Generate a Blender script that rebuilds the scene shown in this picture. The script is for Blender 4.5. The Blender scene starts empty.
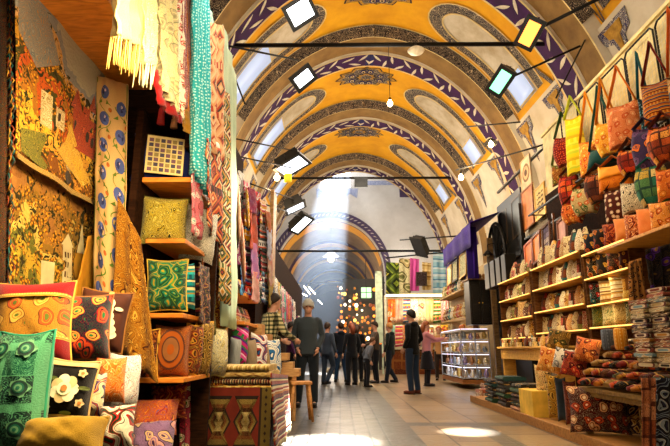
import bpy, math, random
from mathutils import Vector, Matrix, Euler
SC = bpy.context.scene
COL = SC.collection
PI = math.pi
# ------------------------------------------------------------------ camera
F, CAM_H = 520.0, 0.93
PITCH = math.atan((350 - 223) / F)
YAW = math.atan(5 / F * math.cos(PITCH))
cd = bpy.data.cameras.new('camera'); cam = bpy.data.objects.new('camera', cd); COL.objects.link(cam)
cd.sensor_width = 36; cd.lens = F / 670 * 36; cd.clip_end = 300; cd.clip_start = 0.05
cam.location = (0, 0, CAM_H); cam.rotation_euler = (PI / 2 + PITCH, 0, YAW)
SC.camera = cam
# ------------------------------------------------------------------ view + world
SC.view_settings.view_transform = 'Standard'; SC.view_settings.look = 'None'
SC.view_settings.gamma = 1; SC.view_settings.use_curve_mapping = False
SC.view_settings.exposure = 0.1
wd = bpy.data.worlds.new('world'); SC.world = wd; wd.use_nodes = True
wd.node_tree.nodes['Background'].inputs[0].default_value = (1.0, .80, .58, 1)
wd.node_tree.nodes['Background'].inputs[1].default_value = .26

def light(kind, loc, energy, color, size=.3, target=None, spot=60, blend=.5, sizey=None, name='lamp_light'):
    l = bpy.data.lights.new(name, kind); l.energy = energy; l.color = color
    if kind == 'AREA':
        l.size = size
        if sizey: l.shape = 'RECTANGLE'; l.size_y = sizey
    else: l.shadow_soft_size = size
    if kind == 'SPOT': l.spot_size = math.radians(spot); l.spot_blend = blend
    o = bpy.data.objects.new(name, l); COL.objects.link(o); o.location = loc
    if target is not None:
        o.rotation_euler = (Vector(target) - Vector(loc)).to_track_quat('-Z', 'Y').to_euler()
    return o
WARM = (1, .66, .33); AMB = (1, .5, .18); COOL = (.78, .88, 1)
# far skylight shaft and daylight, plus unseen lights added to brighten the hall
light('AREA', (.9, 3.2, 7.4), 110, (1, .80, .55), 3.2, (.9, 4.5, 0), sizey=2.2, name='skylight_or_fill')  # added overhead fill near the camera, no opening above it
light('AREA', (.9, 15.3, 7.7), 170, (1, .86, .66), 2.6, (.9, 15.3, 0), sizey=1.6, name='skylight_or_fill')  # added fill under the closed vault, no opening above it
light('SPOT', (.9, 28.1, 18), 360000, (.72, .84, 1), .12, (-1.45, 22.3, 0), 9.6, .2, name='skylight_shaft')
light('AREA', (.2, 25.2, 11.6), 150, (.9, .93, 1), 3, (.2, 25.2, 0), name='skylight_or_fill')
light('SPOT', (1.6, 8.2, 8.0), 190000, (1, .98, .94), .12, (-.17, 5.75, 0), 7.4, .3, name='floor_patch_spot')  # spot hung under the vault, added for the bright floor patch
light('SPOT', (1.9, 9.2, 8.0), 60000, (.95, .97, 1), .1, (1.5, 6.5, 0), 4.4, .5, name='floor_patch_spot')  # second added spot, for the smaller bright patch on the floor
light('AREA', (-.5, 36, 7.2), 200, (1, .74, .48), 2, (-.5, 36, 0), sizey=8, name='skylight_or_fill')  # unseen warm fill added inside the farther vault
light('POINT', (-.4, 29.2, 5.0), 190, (1, .72, .42), .4, name='bulb_or_fill')  # no bulb here: point added to wash the mouth of the farther vault
light('POINT', (3.2, 25.0, 5.2), 130, (1, .93, .86), .5, name='bulb_or_fill')  # no bulb here: point added to brighten the right of the crossing
# unseen warm points at mid height, added to wash the vault
for p, e in (((.9, 6.0, 5.2), 230), ((.9, 11.3, 5.2), 330), ((.8, 15.6, 5.2), 330), ((.8, 19.8, 5.4), 260)):
    light('POINT', p, e, (1, .88, .68), .5, name='bulb_or_fill')

# ------------------------------------------------------------------ pixel -> world
def ray(px, py):
    x = (px - 335) / F; u = (223 - py) / F
    d = (x, math.cos(PITCH) - u * math.sin(PITCH), math.sin(PITCH) + u * math.cos(PITCH))
    c, s = math.cos(YAW), math.sin(YAW)
    return (d[0] * c - d[1] * s, d[0] * s + d[1] * c, d[2])
def at(px, py, Y=None, X=None, Z=None):
    v = ray(px, py)
    t = Y / v[1] if Y is not None else (X / v[0] if X is not None else (Z - CAM_H) / v[2])
    return Vector((v[0] * t, v[1] * t, CAM_H + v[2] * t))

# ------------------------------------------------------------------ mesh builder
class MB:
    def __init__(s): s.v = []; s.f = []; s.uv = []; s.mi = []; s.sm = []
    def face(s, idx, uvs, m=0, sm=False): s.f.append(tuple(idx)); s.uv.append(uvs); s.mi.append(m); s.sm.append(sm)
    def grid(s, fn, nu, nv, m=0, sm=True, su=1, sv=1, flip=False):
        b = len(s.v)
        for j in range(nv + 1):
            for i in range(nu + 1): s.v.append(tuple(fn(i / nu, j / nv)))
        for j in range(nv):
            for i in range(nu):
                a = b + j * (nu + 1) + i
                q = [a, a + 1, a + nu + 2, a + nu + 1]
                w = [(i / nu * su, j / nv * sv), ((i + 1) / nu * su, j / nv * sv), ((i + 1) / nu * su, (j + 1) / nv * sv), (i / nu * su, (j + 1) / nv * sv)]
                if flip: q.reverse(); w.reverse()
                s.face(q, w, m, sm)
        return s
    def box(s, x0, x1, y0, y1, z0, z1, m=0, M=None):
        b = len(s.v)
        P = [Vector((x, y, z)) for z in (z0, z1) for y in (y0, y1) for x in (x0, x1)]
        s.v += [tuple(M @ p) if M is not None else tuple(p) for p in P]
        for q, ax in (((0, 2, 3, 1), 2), ((4, 5, 7, 6), 2), ((0, 1, 5, 4), 1), ((2, 6, 7, 3), 1), ((0, 4, 6, 2), 0), ((1, 3, 7, 5), 0)):
            uv = [((P[i].y, P[i].z), (P[i].x, P[i].z), (P[i].x, P[i].y))[ax] for i in q]
            s.face([b + i for i in q], uv, m)
        return s
    def tube(s, pts, r, n=8, m=0, cap=True, flat=1):
        pts = [Vector(p) for p in pts]; k = len(pts)
        rs = r if isinstance(r, (list, tuple)) else [r] * k
        b = len(s.v); up = None
        for i, p in enumerate(pts):
            t = (pts[min(i + 1, k - 1)] - pts[max(i - 1, 0)]).normalized()
            if up is None: up = Vector((0, 0, 1)) if abs(t.z) < .9 else Vector((1, 0, 0))
            x = t.cross(up).normalized(); y = x.cross(t).normalized(); up = y
            for j in range(n):
                a = 2 * PI * j / n
                s.v.append(tuple(p + x * (math.cos(a) * rs[i]) + y * (math.sin(a) * rs[i] * flat)))
        L = 0
        for i in range(k - 1):
            d = (pts[i + 1] - pts[i]).length
            for j in range(n):
                a, c = b + i * n + j, b + i * n + (j + 1) % n
                s.face([a, c, c + n, a + n], [(j / n * .1, L), ((j + 1) / n * .1, L), ((j + 1) / n * .1, L + d), (j / n * .1, L + d)], m, True)
            L += d
        if cap:
            s.face([b + j for j in range(n)][::-1], [(0, 0)] * n, m)
            s.face([b + (k - 1) * n + j for j in range(n)], [(0, 0)] * n, m)
        return s
    def lathe(s, prof, n=16, m=0, M=None, c=(0, 0, 0)):
        b = len(s.v)
        for r, z in prof:
            for j in range(n):
                a = 2 * PI * j / n; p = Vector((c[0] + r * math.cos(a), c[1] + r * math.sin(a), c[2] + z))
                s.v.append(tuple(M @ p) if M is not None else tuple(p))
        for i in range(len(prof) - 1):
            for j in range(n):
                a, d = b + i * n + j, b + i * n + (j + 1) % n
                s.face([a, d, d + n, a + n], [(j / n, i * .1), ((j + 1) / n, i * .1), ((j + 1) / n, i * .1 + .1), (j / n, i * .1 + .1)], m, True)
        return s
    def ball(s, c, r, n=12, m=0, k=8, M=None):
        rr = r if isinstance(r, (list, tuple)) else (r, r, r)
        def fn(u, v):
            a = 2 * PI * u; t = PI * v
            p = Vector((rr[0] * math.sin(t) * math.cos(a), rr[1] * math.sin(t) * math.sin(a), -rr[2] * math.cos(t)))
            if M is not None: p = M @ p
            return p + Vector(c)
        return s.grid(fn, n, k, m, True, 1, 1)
    def prism(s, pts, fn, h0, h1, m=0):
        """pts: 2-D outline (ccw), fn(x, y, h) -> 3-D"""
        b = len(s.v); n = len(pts)
        for h in (h0, h1):
            for p in pts: s.v.append(tuple(fn(p[0], p[1], h)))
        s.face([b + i for i in range(n)][::-1], [tuple(p) for p in pts][::-1], m)
        s.face([b + n + i for i in range(n)], [tuple(p) for p in pts], m)
        for i in range(n):
            j = (i + 1) % n
            s.face([b + i, b + j, b + n + j, b + n + i], [tuple(pts[i]), tuple(pts[j]), tuple(pts[j]), tuple(pts[i])], m)
        return s
    def build(s, name, mats, parent=None, loc=None, rot=None, bevel=0, solid=0, sub=0, kind=None):
        me = bpy.data.meshes.new(name); me.from_pydata(s.v, [], s.f)
        ul = me.uv_layers.new(name='UVMap')
        flat = [c for u in s.uv for p in u for c in p]
        ul.data.foreach_set('uv', flat)
        me.polygons.foreach_set('material_index', s.mi)
        me.polygons.foreach_set('use_smooth', s.sm)
        for mt in (mats if isinstance(mats, (list, tuple)) else [mats]): me.materials.append(mt)
        me.update()
        o = bpy.data.objects.new(name, me); COL.objects.link(o)
        if parent: o.parent = parent
        if loc is not None: o.location = loc
        if rot is not None: o.rotation_euler = rot
        if solid: q = o.modifiers.new('s', 'SOLIDIFY'); q.thickness = solid; q.offset = 0
        if bevel: q = o.modifiers.new('b', 'BEVEL'); q.width = bevel; q.segments = 2; q.limit_method = 'ANGLE'
        if sub: q = o.modifiers.new('u', 'SUBSURF'); q.levels = sub; q.render_levels = sub
        if kind: o['kind'] = kind
        return o
def thing(name, label, cat, loc=(0, 0, 0), rot=(0, 0, 0), group=None):
    o = bpy.data.objects.new(name, None); COL.objects.link(o); o.location = loc
    o.rotation_euler = rot if isinstance(rot, (tuple, list, Euler)) else (0, 0, rot)
    o.empty_display_size = .1
    return tag(o, label, cat, group)
def tag(o, label, cat, group=None):
    o['label'] = label; o['category'] = cat
    if group: o['group'] = group
    return o

# ------------------------------------------------------------------ materials
def C(h):
    h = h.lstrip('#'); r = [int(h[i:i + 2], 16) / 255 for i in (0, 2, 4)]
    return tuple((c / 12.92 if c <= .04045 else ((c + .055) / 1.055) ** 2.4) for c in r) + (1,)
MATS = {}
class NT:
    def __init__(s, name):
        s.m = bpy.data.materials.new(name); s.m.use_nodes = True; s.t = s.m.node_tree
        s.b = s.t.nodes['Principled BSDF']
    def n(s, typ, ins=None, **props):
        q = s.t.nodes.new(typ)
        for k, v in props.items(): setattr(q, k, v)
        for k, v in (ins or {}).items():
            if isinstance(v, bpy.types.NodeSocket): s.t.links.new(v, q.inputs[k])
            else: q.inputs[k].default_value = v
        return q
    def math(s, op, a, b=0.0, c=0.0):
        q = s.n('ShaderNodeMath', {0: a, 1: b, 2: c}, operation=op); return q.outputs[0]
    def ramp(s, fac, stops, mode='CONSTANT'):
        q = s.n('ShaderNodeValToRGB', {0: fac}); r = q.color_ramp; r.interpolation = mode
        while len(r.elements) < len(stops): r.elements.new(.5)
        for e, (p, c) in zip(r.elements, stops): e.position = p; e.color = c
        return q.outputs[0]
    def mix(s, f, a, b, mode='MIX'):
        q = s.n('ShaderNodeMix', data_type='RGBA', blend_type=mode)
        for i, v in ((0, f), (6, a), (7, b)):
            if isinstance(v, bpy.types.NodeSocket): s.t.links.new(v, q.inputs[i])
            else: q.inputs[i].default_value = v
        return q.outputs[2]
    def coord(s, which='UV', scale=(1, 1, 1), rot=0):
        tc = s.n('ShaderNodeTexCoord')
        return s.n('ShaderNodeMapping', {0: tc.outputs[which], 'Scale': scale, 'Rotation': (0, 0, rot)}).outputs[0]
    def done(s, color, rough=.8, bump=None, bs=.2, metal=0, spec=.3, emis=None, es=0, trans=0, alpha=None):
        for k, v in (('Base Color', color), ('Roughness', rough), ('Metallic', metal), ('Specular IOR Level', spec), ('Transmission Weight', trans)):
            if isinstance(v, bpy.types.NodeSocket): s.t.links.new(v, s.b.inputs[k])
            else: s.b.inputs[k].default_value = v
        if emis is not None:
            if isinstance(emis, bpy.types.NodeSocket): s.t.links.new(emis, s.b.inputs['Emission Color'])
            else: s.b.inputs['Emission Color'].default_value = emis
            s.b.inputs['Emission Strength'].default_value = es
        if alpha is not None: s.b.inputs['Alpha'].default_value = alpha
        if bump is not None:
            q = s.n('ShaderNodeBump', {'Height': bump, 'Strength': bs, 'Distance': .02}); s.t.links.new(q.outputs[0], s.b.inputs['Normal'])
        return s.m
def plain(h, rough=.7, metal=0, spec=.3, noise=.12, scale=6, bump=0.0):
    key = ('p', h, rough, metal, noise, scale, bump)
    if key in MATS: return MATS[key]
    t = NT('plain_' + h.strip('#')); c = C(h)
    nz = t.n('ShaderNodeTexNoise', {'Vector': t.coord('Object'), 'Scale': scale, 'Detail': 4}).outputs[0]
    d = tuple(x * (1 - 2.2 * noise) for x in c[:3]) + (1,); l = tuple(min(1, x * (1 + 2 * noise)) for x in c[:3]) + (1,)
    col = t.ramp(nz, [(.3, d), (.7, l)], 'LINEAR')
    MATS[key] = t.done(col, rough, nz if bump else None, bump, metal, spec); return MATS[key]
def glow(h, s, name='lamp_glow'):
    key = ('g', h, s)
    if key not in MATS: MATS[key] = NT(name).done((0, 0, 0, 1), .5, emis=C(h), es=s)
    return MATS[key]
def wood(h='#B06A28', h2='#7A4218', rough=.5, sc=1, spec=.3):
    key = ('w', h, h2, sc)
    if key in MATS: return MATS[key]
    t = NT('wood_' + h.strip('#'))
    v = t.coord('Object', (3 * sc, 14 * sc, 14 * sc))
    a = t.n('ShaderNodeTexNoise', {'Vector': v, 'Scale': 2.0, 'Detail': 6, 'Distortion': 1.2}).outputs[0]
    MATS[key] = t.done(t.ramp(a, [(.3, C(h2)), (.65, C(h))], 'LINEAR'), rough, a, .1, spec=spec); return MATS[key]
def textile(kind, cols, sc=8, rot=0, rough=.88, seed=0, asp=1):
    key = ('t', kind, tuple(cols), sc, rot, seed, asp)
    if key in MATS: return MATS[key]
    c = [tuple(v ** 1.18 * .92 for v in C(x)[:3]) + (1,) for x in cols]; t = NT('textile_' + kind)
    while len(c) < 5: c.append(c[len(c) % len(cols)])
    uv = t.n('ShaderNodeVectorMath', {0: t.coord('UV', (1, asp, 1), rot), 1: (seed * 1.37, seed * .73, 0)}, operation='ADD').outputs[0]
    nz = t.n('ShaderNodeTexNoise', {'Vector': uv, 'Scale': sc * 1.1, 'Detail': 2}, noise_dimensions='2D')
    def warp(amt, s2=1.1):
        q = t.n('ShaderNodeTexNoise', {'Vector': uv, 'Scale': sc * s2, 'Detail': 1}, noise_dimensions='2D').outputs[1]
        q = t.n('ShaderNodeVectorMath', {0: q, 1: (.5, .5, .5)}, operation='SUBTRACT').outputs[0]
        q = t.n('ShaderNodeVectorMath', {0: q, 'Scale': amt / sc}, operation='SCALE').outputs[0]
        return t.n('ShaderNodeVectorMath', {0: uv, 1: q}, operation='ADD').outputs[0]
    if kind == 'floral':       # flowers with a dark eye and petals, leaves and vines between
        w = warp(.55)
        vn = t.n('ShaderNodeTexVoronoi', {'Vector': w, 'Scale': sc, 'Randomness': .75}, voronoi_dimensions='2D')
        wv = t.n('ShaderNodeTexNoise', {'Vector': uv, 'Scale': sc * 2.6, 'Detail': 1, 'Distortion': 1.5}, noise_dimensions='2D').outputs[0]
        fr = t.math('FRACT', t.math('MULTIPLY', wv, 7.0))
        bg = t.ramp(fr, [(0, c[0]), (.52, c[4]), (.60, c[0]), (.8, c[3]), (.87, c[0])])
        rnd = t.n('ShaderNodeSeparateColor', {0: vn.outputs['Color']}).outputs[0]
        pet = t.ramp(rnd, [(0, c[1]), (.5, c[2]), (.8, c[1])])
        d = vn.outputs['Distance']
        col = t.mix(t.math('LESS_THAN', d, .34), bg, pet)
        col = t.mix(t.math('COMPARE', d, .34, .022), col, c[4])
        col = t.mix(t.math('COMPARE', d, .2, .025), col, c[0])
        col = t.mix(t.math('LESS_THAN', d, .1), col, c[3])
    elif kind == 'kilim':      # stepped diamonds inside one another
        s = t.n('ShaderNodeSeparateXYZ', {0: uv})
        q = 28.0
        X = t.math('DIVIDE', t.math('FLOOR', t.math('MULTIPLY', s.outputs[0], sc * q)), q)
        Y = t.math('DIVIDE', t.math('FLOOR', t.math('MULTIPLY', s.outputs[1], sc * q)), q)
        ax = t.math('ABSOLUTE', t.math('SUBTRACT', t.math('FRACT', X), .5)); ay = t.math('ABSOLUTE', t.math('SUBTRACT', t.math('FRACT', Y), .5))
        d = t.math('ADD', ax, ay)
        row = t.n('ShaderNodeTexWhiteNoise', {'W': t.math('FLOOR', Y)}, noise_dimensions='1D').outputs[0]
        d2 = t.math('FRACT', t.math('ADD', d, t.math('MULTIPLY', t.math('FLOOR', t.math('MULTIPLY', row, 3.0)), .17)))
        col = t.ramp(d2, [(0, c[3]), (.09, c[0]), (.2, c[1]), (.34, c[2]), (.42, c[0]), (.52, c[4]), (.66, c[1]), (.74, c[0]), (.88, c[2])])
        band = t.math('GREATER_THAN', t.math('FRACT', t.math('MULTIPLY', Y, .5)), .86)
        col = t.mix(band, col, t.ramp(t.math('FRACT', t.math('MULTIPLY', X, 4.0)), [(0, c[4]), (.5, c[2])]))
    elif kind == 'stripe':
        s = t.n('ShaderNodeSeparateXYZ', {0: uv})
        v = t.math('FRACT', t.math('MULTIPLY', s.outputs[1], sc))
        u = t.math('FRACT', t.math('MULTIPLY', s.outputs[0], sc * 3.2))
        col = t.ramp(v, [(0, c[0]), (.16, c[1]), (.24, c[2]), (.3, c[0]), (.5, c[3]), (.62, c[4]), (.68, c[0]), (.8, c[1]), (.92, c[2])])
        zz = t.math('MULTIPLY', t.math('COMPARE', v, .4, .1), t.math('GREATER_THAN', u, .55))
        col = t.mix(zz, col, c[2])
    elif kind == 'scroll':     # arabesque contour lines
        w = warp(.9, .7)
        a = t.n('ShaderNodeTexNoise', {'Vector': w, 'Scale': sc, 'Detail': .5, 'Distortion': 2.2}, noise_dimensions='2D').outputs[0]
        fr = t.math('FRACT', t.math('MULTIPLY', a, 6.0))
        col = t.ramp(fr, [(0, c[0]), (.34, c[4]), (.40, c[1]), (.6, c[4]), (.65, c[2]), (.8, c[0]), (.92, c[3])])
    elif kind == 'paisley':
        w = warp(1.3, .8)
        vn = t.n('ShaderNodeTexVoronoi', {'Vector': w, 'Scale': sc * .8, 'Randomness': .6}, voronoi_dimensions='2D')
        d = t.math('FRACT', t.math('MULTIPLY', vn.outputs['Distance'], 1.9))
        col = t.ramp(d, [(0, c[2]), (.12, c[4]), (.2, c[1]), (.38, c[3]), (.46, c[0]), (.7, c[4]), (.76, c[0]), (.9, c[1])])
    elif kind == 'patch':      # patchwork squares with small figures
        vn = t.n('ShaderNodeTexVoronoi', {'Vector': uv, 'Scale': sc, 'Randomness': .25}, voronoi_dimensions='2D', distance='CHEBYCHEV')
        rnd = t.n('ShaderNodeSeparateColor', {0: vn.outputs['Color']}).outputs[0]
        base = t.ramp(rnd, [(0, c[0]), (.3, c[1]), (.5, c[2]), (.7, c[3]), (.86, c[0])])
        a = t.n('ShaderNodeTexNoise', {'Vector': uv, 'Scale': sc * 4, 'Distortion': 1.5, 'Detail': 1}, noise_dimensions='2D').outputs[0]
        col = t.mix(t.math('GREATER_THAN', t.math('FRACT', t.math('MULTIPLY', a, 5.0)), .72), base, c[4])
        col = t.mix(t.math('GREATER_THAN', vn.outputs['Distance'], .43), col, c[4])
    elif kind == 'dots':
        vn = t.n('ShaderNodeTexVoronoi', {'Vector': uv, 'Scale': sc * 2, 'Randomness': .5}, voronoi_dimensions='2D')
        col = t.ramp(vn.outputs['Distance'], [(0, c[2]), (.1, c[1]), (.28, c[0])])
    elif kind == 'plaid':
        s = t.n('ShaderNodeSeparateXYZ', {0: uv})
        a = t.math('GREATER_THAN', t.math('FRACT', t.math('MULTIPLY', s.outputs[0], sc)), .55)
        b = t.math('GREATER_THAN', t.math('FRACT', t.math('MULTIPLY', s.outputs[1], sc)), .55)
        col = t.ramp(t.math('MULTIPLY', t.math('ADD', a, b), .5), [(0, c[0]), (.4, c[1]), (.9, c[2])])
    else:                      # plain cloth
        col = t.mix(nz.outputs[0], c[0], c[1])
    fine = t.n('ShaderNodeTexNoise', {'Vector': uv, 'Scale': 260, 'Detail': 1}, noise_dimensions='2D').outputs[0]
    vv = t.math('ADD', .78, t.math('MULTIPLY', fine, .44))
    col = t.n('ShaderNodeVectorMath', {0: col, 'Scale': vv}, operation='SCALE').outputs[0]
    t.b.inputs['Sheen Weight'].default_value = .12
    MATS[key] = t.done(col, rough, t.math('ADD', fine, nz.outputs[0]), .25, spec=.15)
    return MATS[key]
# ------------------------------------------------------------------ structure
RIBY = [5.2, 9.31, 13.34, 17.56, 22.54]
R0, OF, HZ, ZC, A33 = 4.13, .13, 1.30, CAM_H + 2.75, math.radians(33)
def xcen(y):
    P = [(-4, 1.15), (5, 1.1), (9.31, 1.0), (13.34, .87), (17.56, .78), (22.54, .72), (40, .72)]
    for (a, b), (c, d) in zip(P, P[1:]):
        if y <= c: return b + (d - b) * (y - a) / (c - a)
    return .72
def vp(Y, a, off=0.0):
    """point of the vault; a in radians, signed: +-pi/2 at the crown, 0+ at the right springing, 0- at the left"""
    s = 1 if a >= 0 else -1; A = abs(a); R = R0 + off
    mx = math.acos(OF / R); A = min(A, mx)
    return Vector((xcen(Y) + s * (R * math.cos(A) - OF), Y, ZC + HZ * R * math.sin(A)))
def va(t):  # t 0..1 from left springing over the crown to the right springing
    return min(-t * PI, -1e-6) if t <= .5 else (1 - t) * PI
def orn(name, dark, l1, l2, sc=9):
    t = NT(name); uv = t.coord('UV')
    a = t.n('ShaderNodeTexNoise', {'Vector': uv, 'Scale': sc, 'Detail': 0, 'Distortion': 3.0}, noise_dimensions='2D').outputs[0]
    fr = t.math('FRACT', t.math('MULTIPLY', a, 4.0))
    return t.done(t.ramp(fr, [(0, C(dark)), (.42, C(l1)), (.58, C(dark)), (.82, C(l2)), (.9, C(dark))]), .8)
def plaster(name, h, h2, sc=1.2, rough=.85, bump=.15):
    t = NT(name); v = t.coord('Object')
    a = t.n('ShaderNodeTexNoise', {'Vector': v, 'Scale': sc, 'Detail': 6, 'Roughness': .65}).outputs[0]
    return t.done(t.ramp(a, [(.32, C(h2)), (.66, C(h))], 'LINEAR'), rough, a, bump)
M_yellow = plaster('ochre_paint', '#E0A20A', '#CA8A08', 1.5)
M_white = plaster('vault_plaster', '#D3C8B2', '#B9A98C', 1.1)
M_grey = plaster('umber_plaster', '#8E6C38', '#6E5026', 2.0)
M_pod = plaster('lunette_plaster', '#C9BDA6', '#9E8B6A', 1.4)
M_cream = plaster('cream_paint', '#DFC78E', '#C4A866', 3)
M_orn = orn('arabesque_band', '#231D22', '#C4AC86', '#8A7A66', 5)
M_ornblue = orn('blue_arabesque', '#2A2B55', '#D8CDB0', '#B89A50', 6)
M_purple = plaster('aubergine_paint', '#3C1048', '#290A34', 4)
M_navy = plaster('navy_paint', '#22205A', '#1A184A', 4)
M_leaf = plaster('leaf_paint', '#DCD2BC', '#B8A887', 5)
M_dark = plain('#2A1E18', .8)
M_gold = plaster('gold_paint', '#B98A2C', '#7F5A1A', 8)
M_far = plaster('far_vault_paint', '#8A6C40', '#5E4628', 1.0)

vb = MB()
for k in range(-2, 4):   # one painted bay after another
    y0 = RIBY[0] + 4.1 * k if k < 0 else RIBY[k]
    y1 = (RIBY[0] + 4.1 * (k + 1)) if k < -1 else RIBY[k + 1]
    prof = [(y0 + .42, 0), (y0 + .46, .20), (y1 - 1.16, .20), (y1 - 1.06, 0.0), (y1 - .36, 0.0), (y1 - .34, -.03), (y1 + .34, -.03), (y1 + .36, 0), (y1 + .42, 0)]
    for (ya, oa), (yb, ob) in zip(prof, prof[1:]):
        mt = 0
        if oa == .20 and ob == .20: mt = 1
        if ya == y1 - 1.06: mt = 2
        vb.grid(lambda u, v: vp(ya + (yb - ya) * v, va(u), oa + (ob - oa) * v), 72, 1, mt, True, 14, yb - ya)
vault = vb.build('ceiling', [M_white, M_yellow, M_grey], kind='structure')

trim_n = [0]
def trim(mb, mats):
    trim_n[0] += 1
    return mb.build('trim_%d' % trim_n[0], mats, kind='structure')
def band(mb, ya, yb, a0, a1, off, m=0, n=40):
    for s in (-1, 1):
        mb.grid(lambda u, v: vp(ya + (yb - ya) * v, s * (a0 + (a1 - a0) * u), off), n, 1, m, True, (a1 - a0) * 4.2, yb - ya)
def leafpts(cx, cy, L, W, ang):
    P = []
    for i in range(8):
        t = i / 7; P.append((L * (t - .5), W * math.sin(PI * t) * .5 * (1.1 - t * .5)))
    for i in range(6, 0, -1):
        t = i / 7; P.append((L * (t - .5), -W * math.sin(PI * t) * .25))
    c, s = math.cos(ang), math.sin(ang)
    return [(cx + x * c - y * s, cy + x * s + y * c) for x, y in P]
HALF = PI / 2
for k, yr in enumerate(RIBY):          # aubergine rib bands with pale leaves
    mb = MB(); lo = math.radians(8)
    band(mb, yr - .30, yr + .30, lo, HALF, -.045, 0)
    band(mb, yr - .335, yr - .30, lo, HALF, -.055, 1); band(mb, yr + .30, yr + .335, lo, HALF, -.055, 1)
    band(mb, yr + .335, yr + .42, lo, HALF, -.01, 4)
    mb.grid(lambda u, v: vp(yr - .30 + .6 * v, (HALF - .06 + .06 * 2 * u) if u <= .5 else -(HALF - .06 * 2 * (u - .5)), -.05), 6, 1, 3)
    if k == 4:   # the last arch: its end face closes the vault
        mb.grid(lambda u, v: vp(yr + .42, va(u), -.05 + .55 * v), 64, 1, 1)
    for s in (-1, 1):
        n = 13
        for i in range(n):
            a = lo + .08 + (HALF - lo - .16) * i / (n - 1)
            for q in (-1, 1):
                sh = .05 if q > 0 else 0
                mb.prism(leafpts(0, 0, .40, .12, s * q * .85 + .5 * q * (i % 2)), lambda x, y, h, a=a, q=q, sh=sh: vp(yr + q * .14 + y, s * (a + sh + s * x / 4.3), -.05 - h), 0, .006, 2)
    trim(mb, [M_purple, M_cream, M_leaf, M_navy, M_yellow])
for k in range(-1, 4):
    y0 = RIBY[0] - 4.1 if k < 0 else RIBY[k]; y1 = RIBY[k + 1]
    mb = MB()
    band(mb, y1 - 1.215, y1 - 1.16, math.radians(33), HALF, .185, 0)
    for s in (-1, 1): mb.grid(lambda u, v: vp(y1 - 1.17 + .10 * v, s * (math.radians(33) + (HALF - math.radians(33)) * u), .185 - .20 * v), 40, 1, 0, True, 4.2, .24)
    band(mb, y1 - 1.07, y1 - 1.03, math.radians(10), HALF, -.008, 2)
    band(mb, y1 - 1.245, y1 - 1.215, math.radians(33), HALF, .18, 2)
    yc = y0 + 1.93 + (y1 - y0 - 4.1) * .4
    for s in (-1, 1):      # lunettes: rounded towards the crown
        def ctr(t, half, tip):    # outline parameter 0..1 : near edge up, round, far edge down
            a_lo, a_sh = math.radians(32), math.radians(tip) - half / 4.2 * 1.3
            if t < .38: return yc - half, a_lo + (a_sh - a_lo) * t / .38
            if t > .62: return yc + half, a_sh + (a_lo - a_sh) * (t - .62) / .38
            th = PI * (t - .38) / .24
            return yc - half * math.cos(th), a_sh + half / 4.2 * 1.3 * math.sin(th)
        def P(t, half, tip, off):
            y, a = ctr(t, half, tip); return vp(y, s * a, off)
        mb.grid(lambda u, v: P(u, .50 + .26 * v, 66.5 + 4.4 * v, .185), 60, 1, 0, True, 7.5, .31)
        mb.grid(lambda u, v: P(u, .46 + .045 * v, 66 + .6 * v, .17), 60, 1, 2, True, 7, .04)
        mb.grid(lambda u, v: P(u, .76 + .03 * v, 70.9 + .45 * v, .17), 60, 1, 2, True, 7, .04)
        mb.grid(lambda u, v: (lambda p: vp(p[0], s * (p[1] if u <= 1 else 0), .19))((lambda A, B: (A[0] + (B[0] - A[0]) * v, A[1]))(ctr(u * .5, .48, 66.3), ctr(1 - u * .5, .48, 66.3))), 40, 8, 3, True, 3, 1)
        # the V that closes the ochre fields at the foot
        for ya, yb in ((yc + .81, y1 - 1.2), (y0 + .46, yc - .81)):
            ym = (ya + yb) / 2
            for e, f in ((ya, ym), (yb, ym)):
                mb.grid(lambda u, v: vp(e + (f - e) * u + (.12 - .24 * v) * (1 if e < f else -1) * 0, s * (math.radians(37) - math.radians(7) * u - .05 * v), .175), 6, 1, 0, True, .6, .22)
        mb.grid(lambda u, v: vp(y0 + .46 + (y1 - y0 - 1.6) * u, s * math.radians(30 - 29 * v), .10), 6, 6, 4, True)
        # painted corner motifs on the white wall below
        for ym in (y0 + .9, y1 - 1.5):
            pts = [(-.55, 0), (-.45, -.25), (-.2, -.32), (-.12, -.62), (0, -.95), (.12, -.62), (.2, -.32), (.45, -.25), (.55, 0)]
            mb.prism(pts[::s], lambda x, y, h: vp(ym + x * .8, s * (math.radians(29) + y / 4.8), .09 - h), 0, .012, 5)
            pts2 = [(x * .55, y * .6 - .06) for x, y in pts]
            mb.prism(pts2[::s], lambda x, y, h: vp(ym + x * .8, s * (math.radians(29) + y / 4.8), .075 - h), 0, .012, 6)
    # crown medallion: lobed oval
    for rr, off, m in ((1.0, .19, 9), (.95, .184, 7), (.86, .178, 0), (.45, .172, 9), (.38, .166, 7), (.3, .16, 0)):
        pts = []
        for i in range(48):
            th = 2 * PI * i / 48; lob = rr * (1 + .09 * math.cos(12 * th)) * (1 if abs(math.cos(th)) < .8 else 1.08)
            pts.append((.95 * lob * math.cos(th), .56 * lob * math.sin(th)))
        def crown(x, y, h):
            Y = y0 + 1.45 + y; 
            a = HALF - abs(x) / 4.3
            return vp(Y, a if x >= 0 else -a, off - h)
        n = 24
        mb.grid(lambda u, v: crown(*[c * v for c in pts[int(round(u * 48)) % 48]], 0), 48, 5, m, True, 5, 1)
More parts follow.
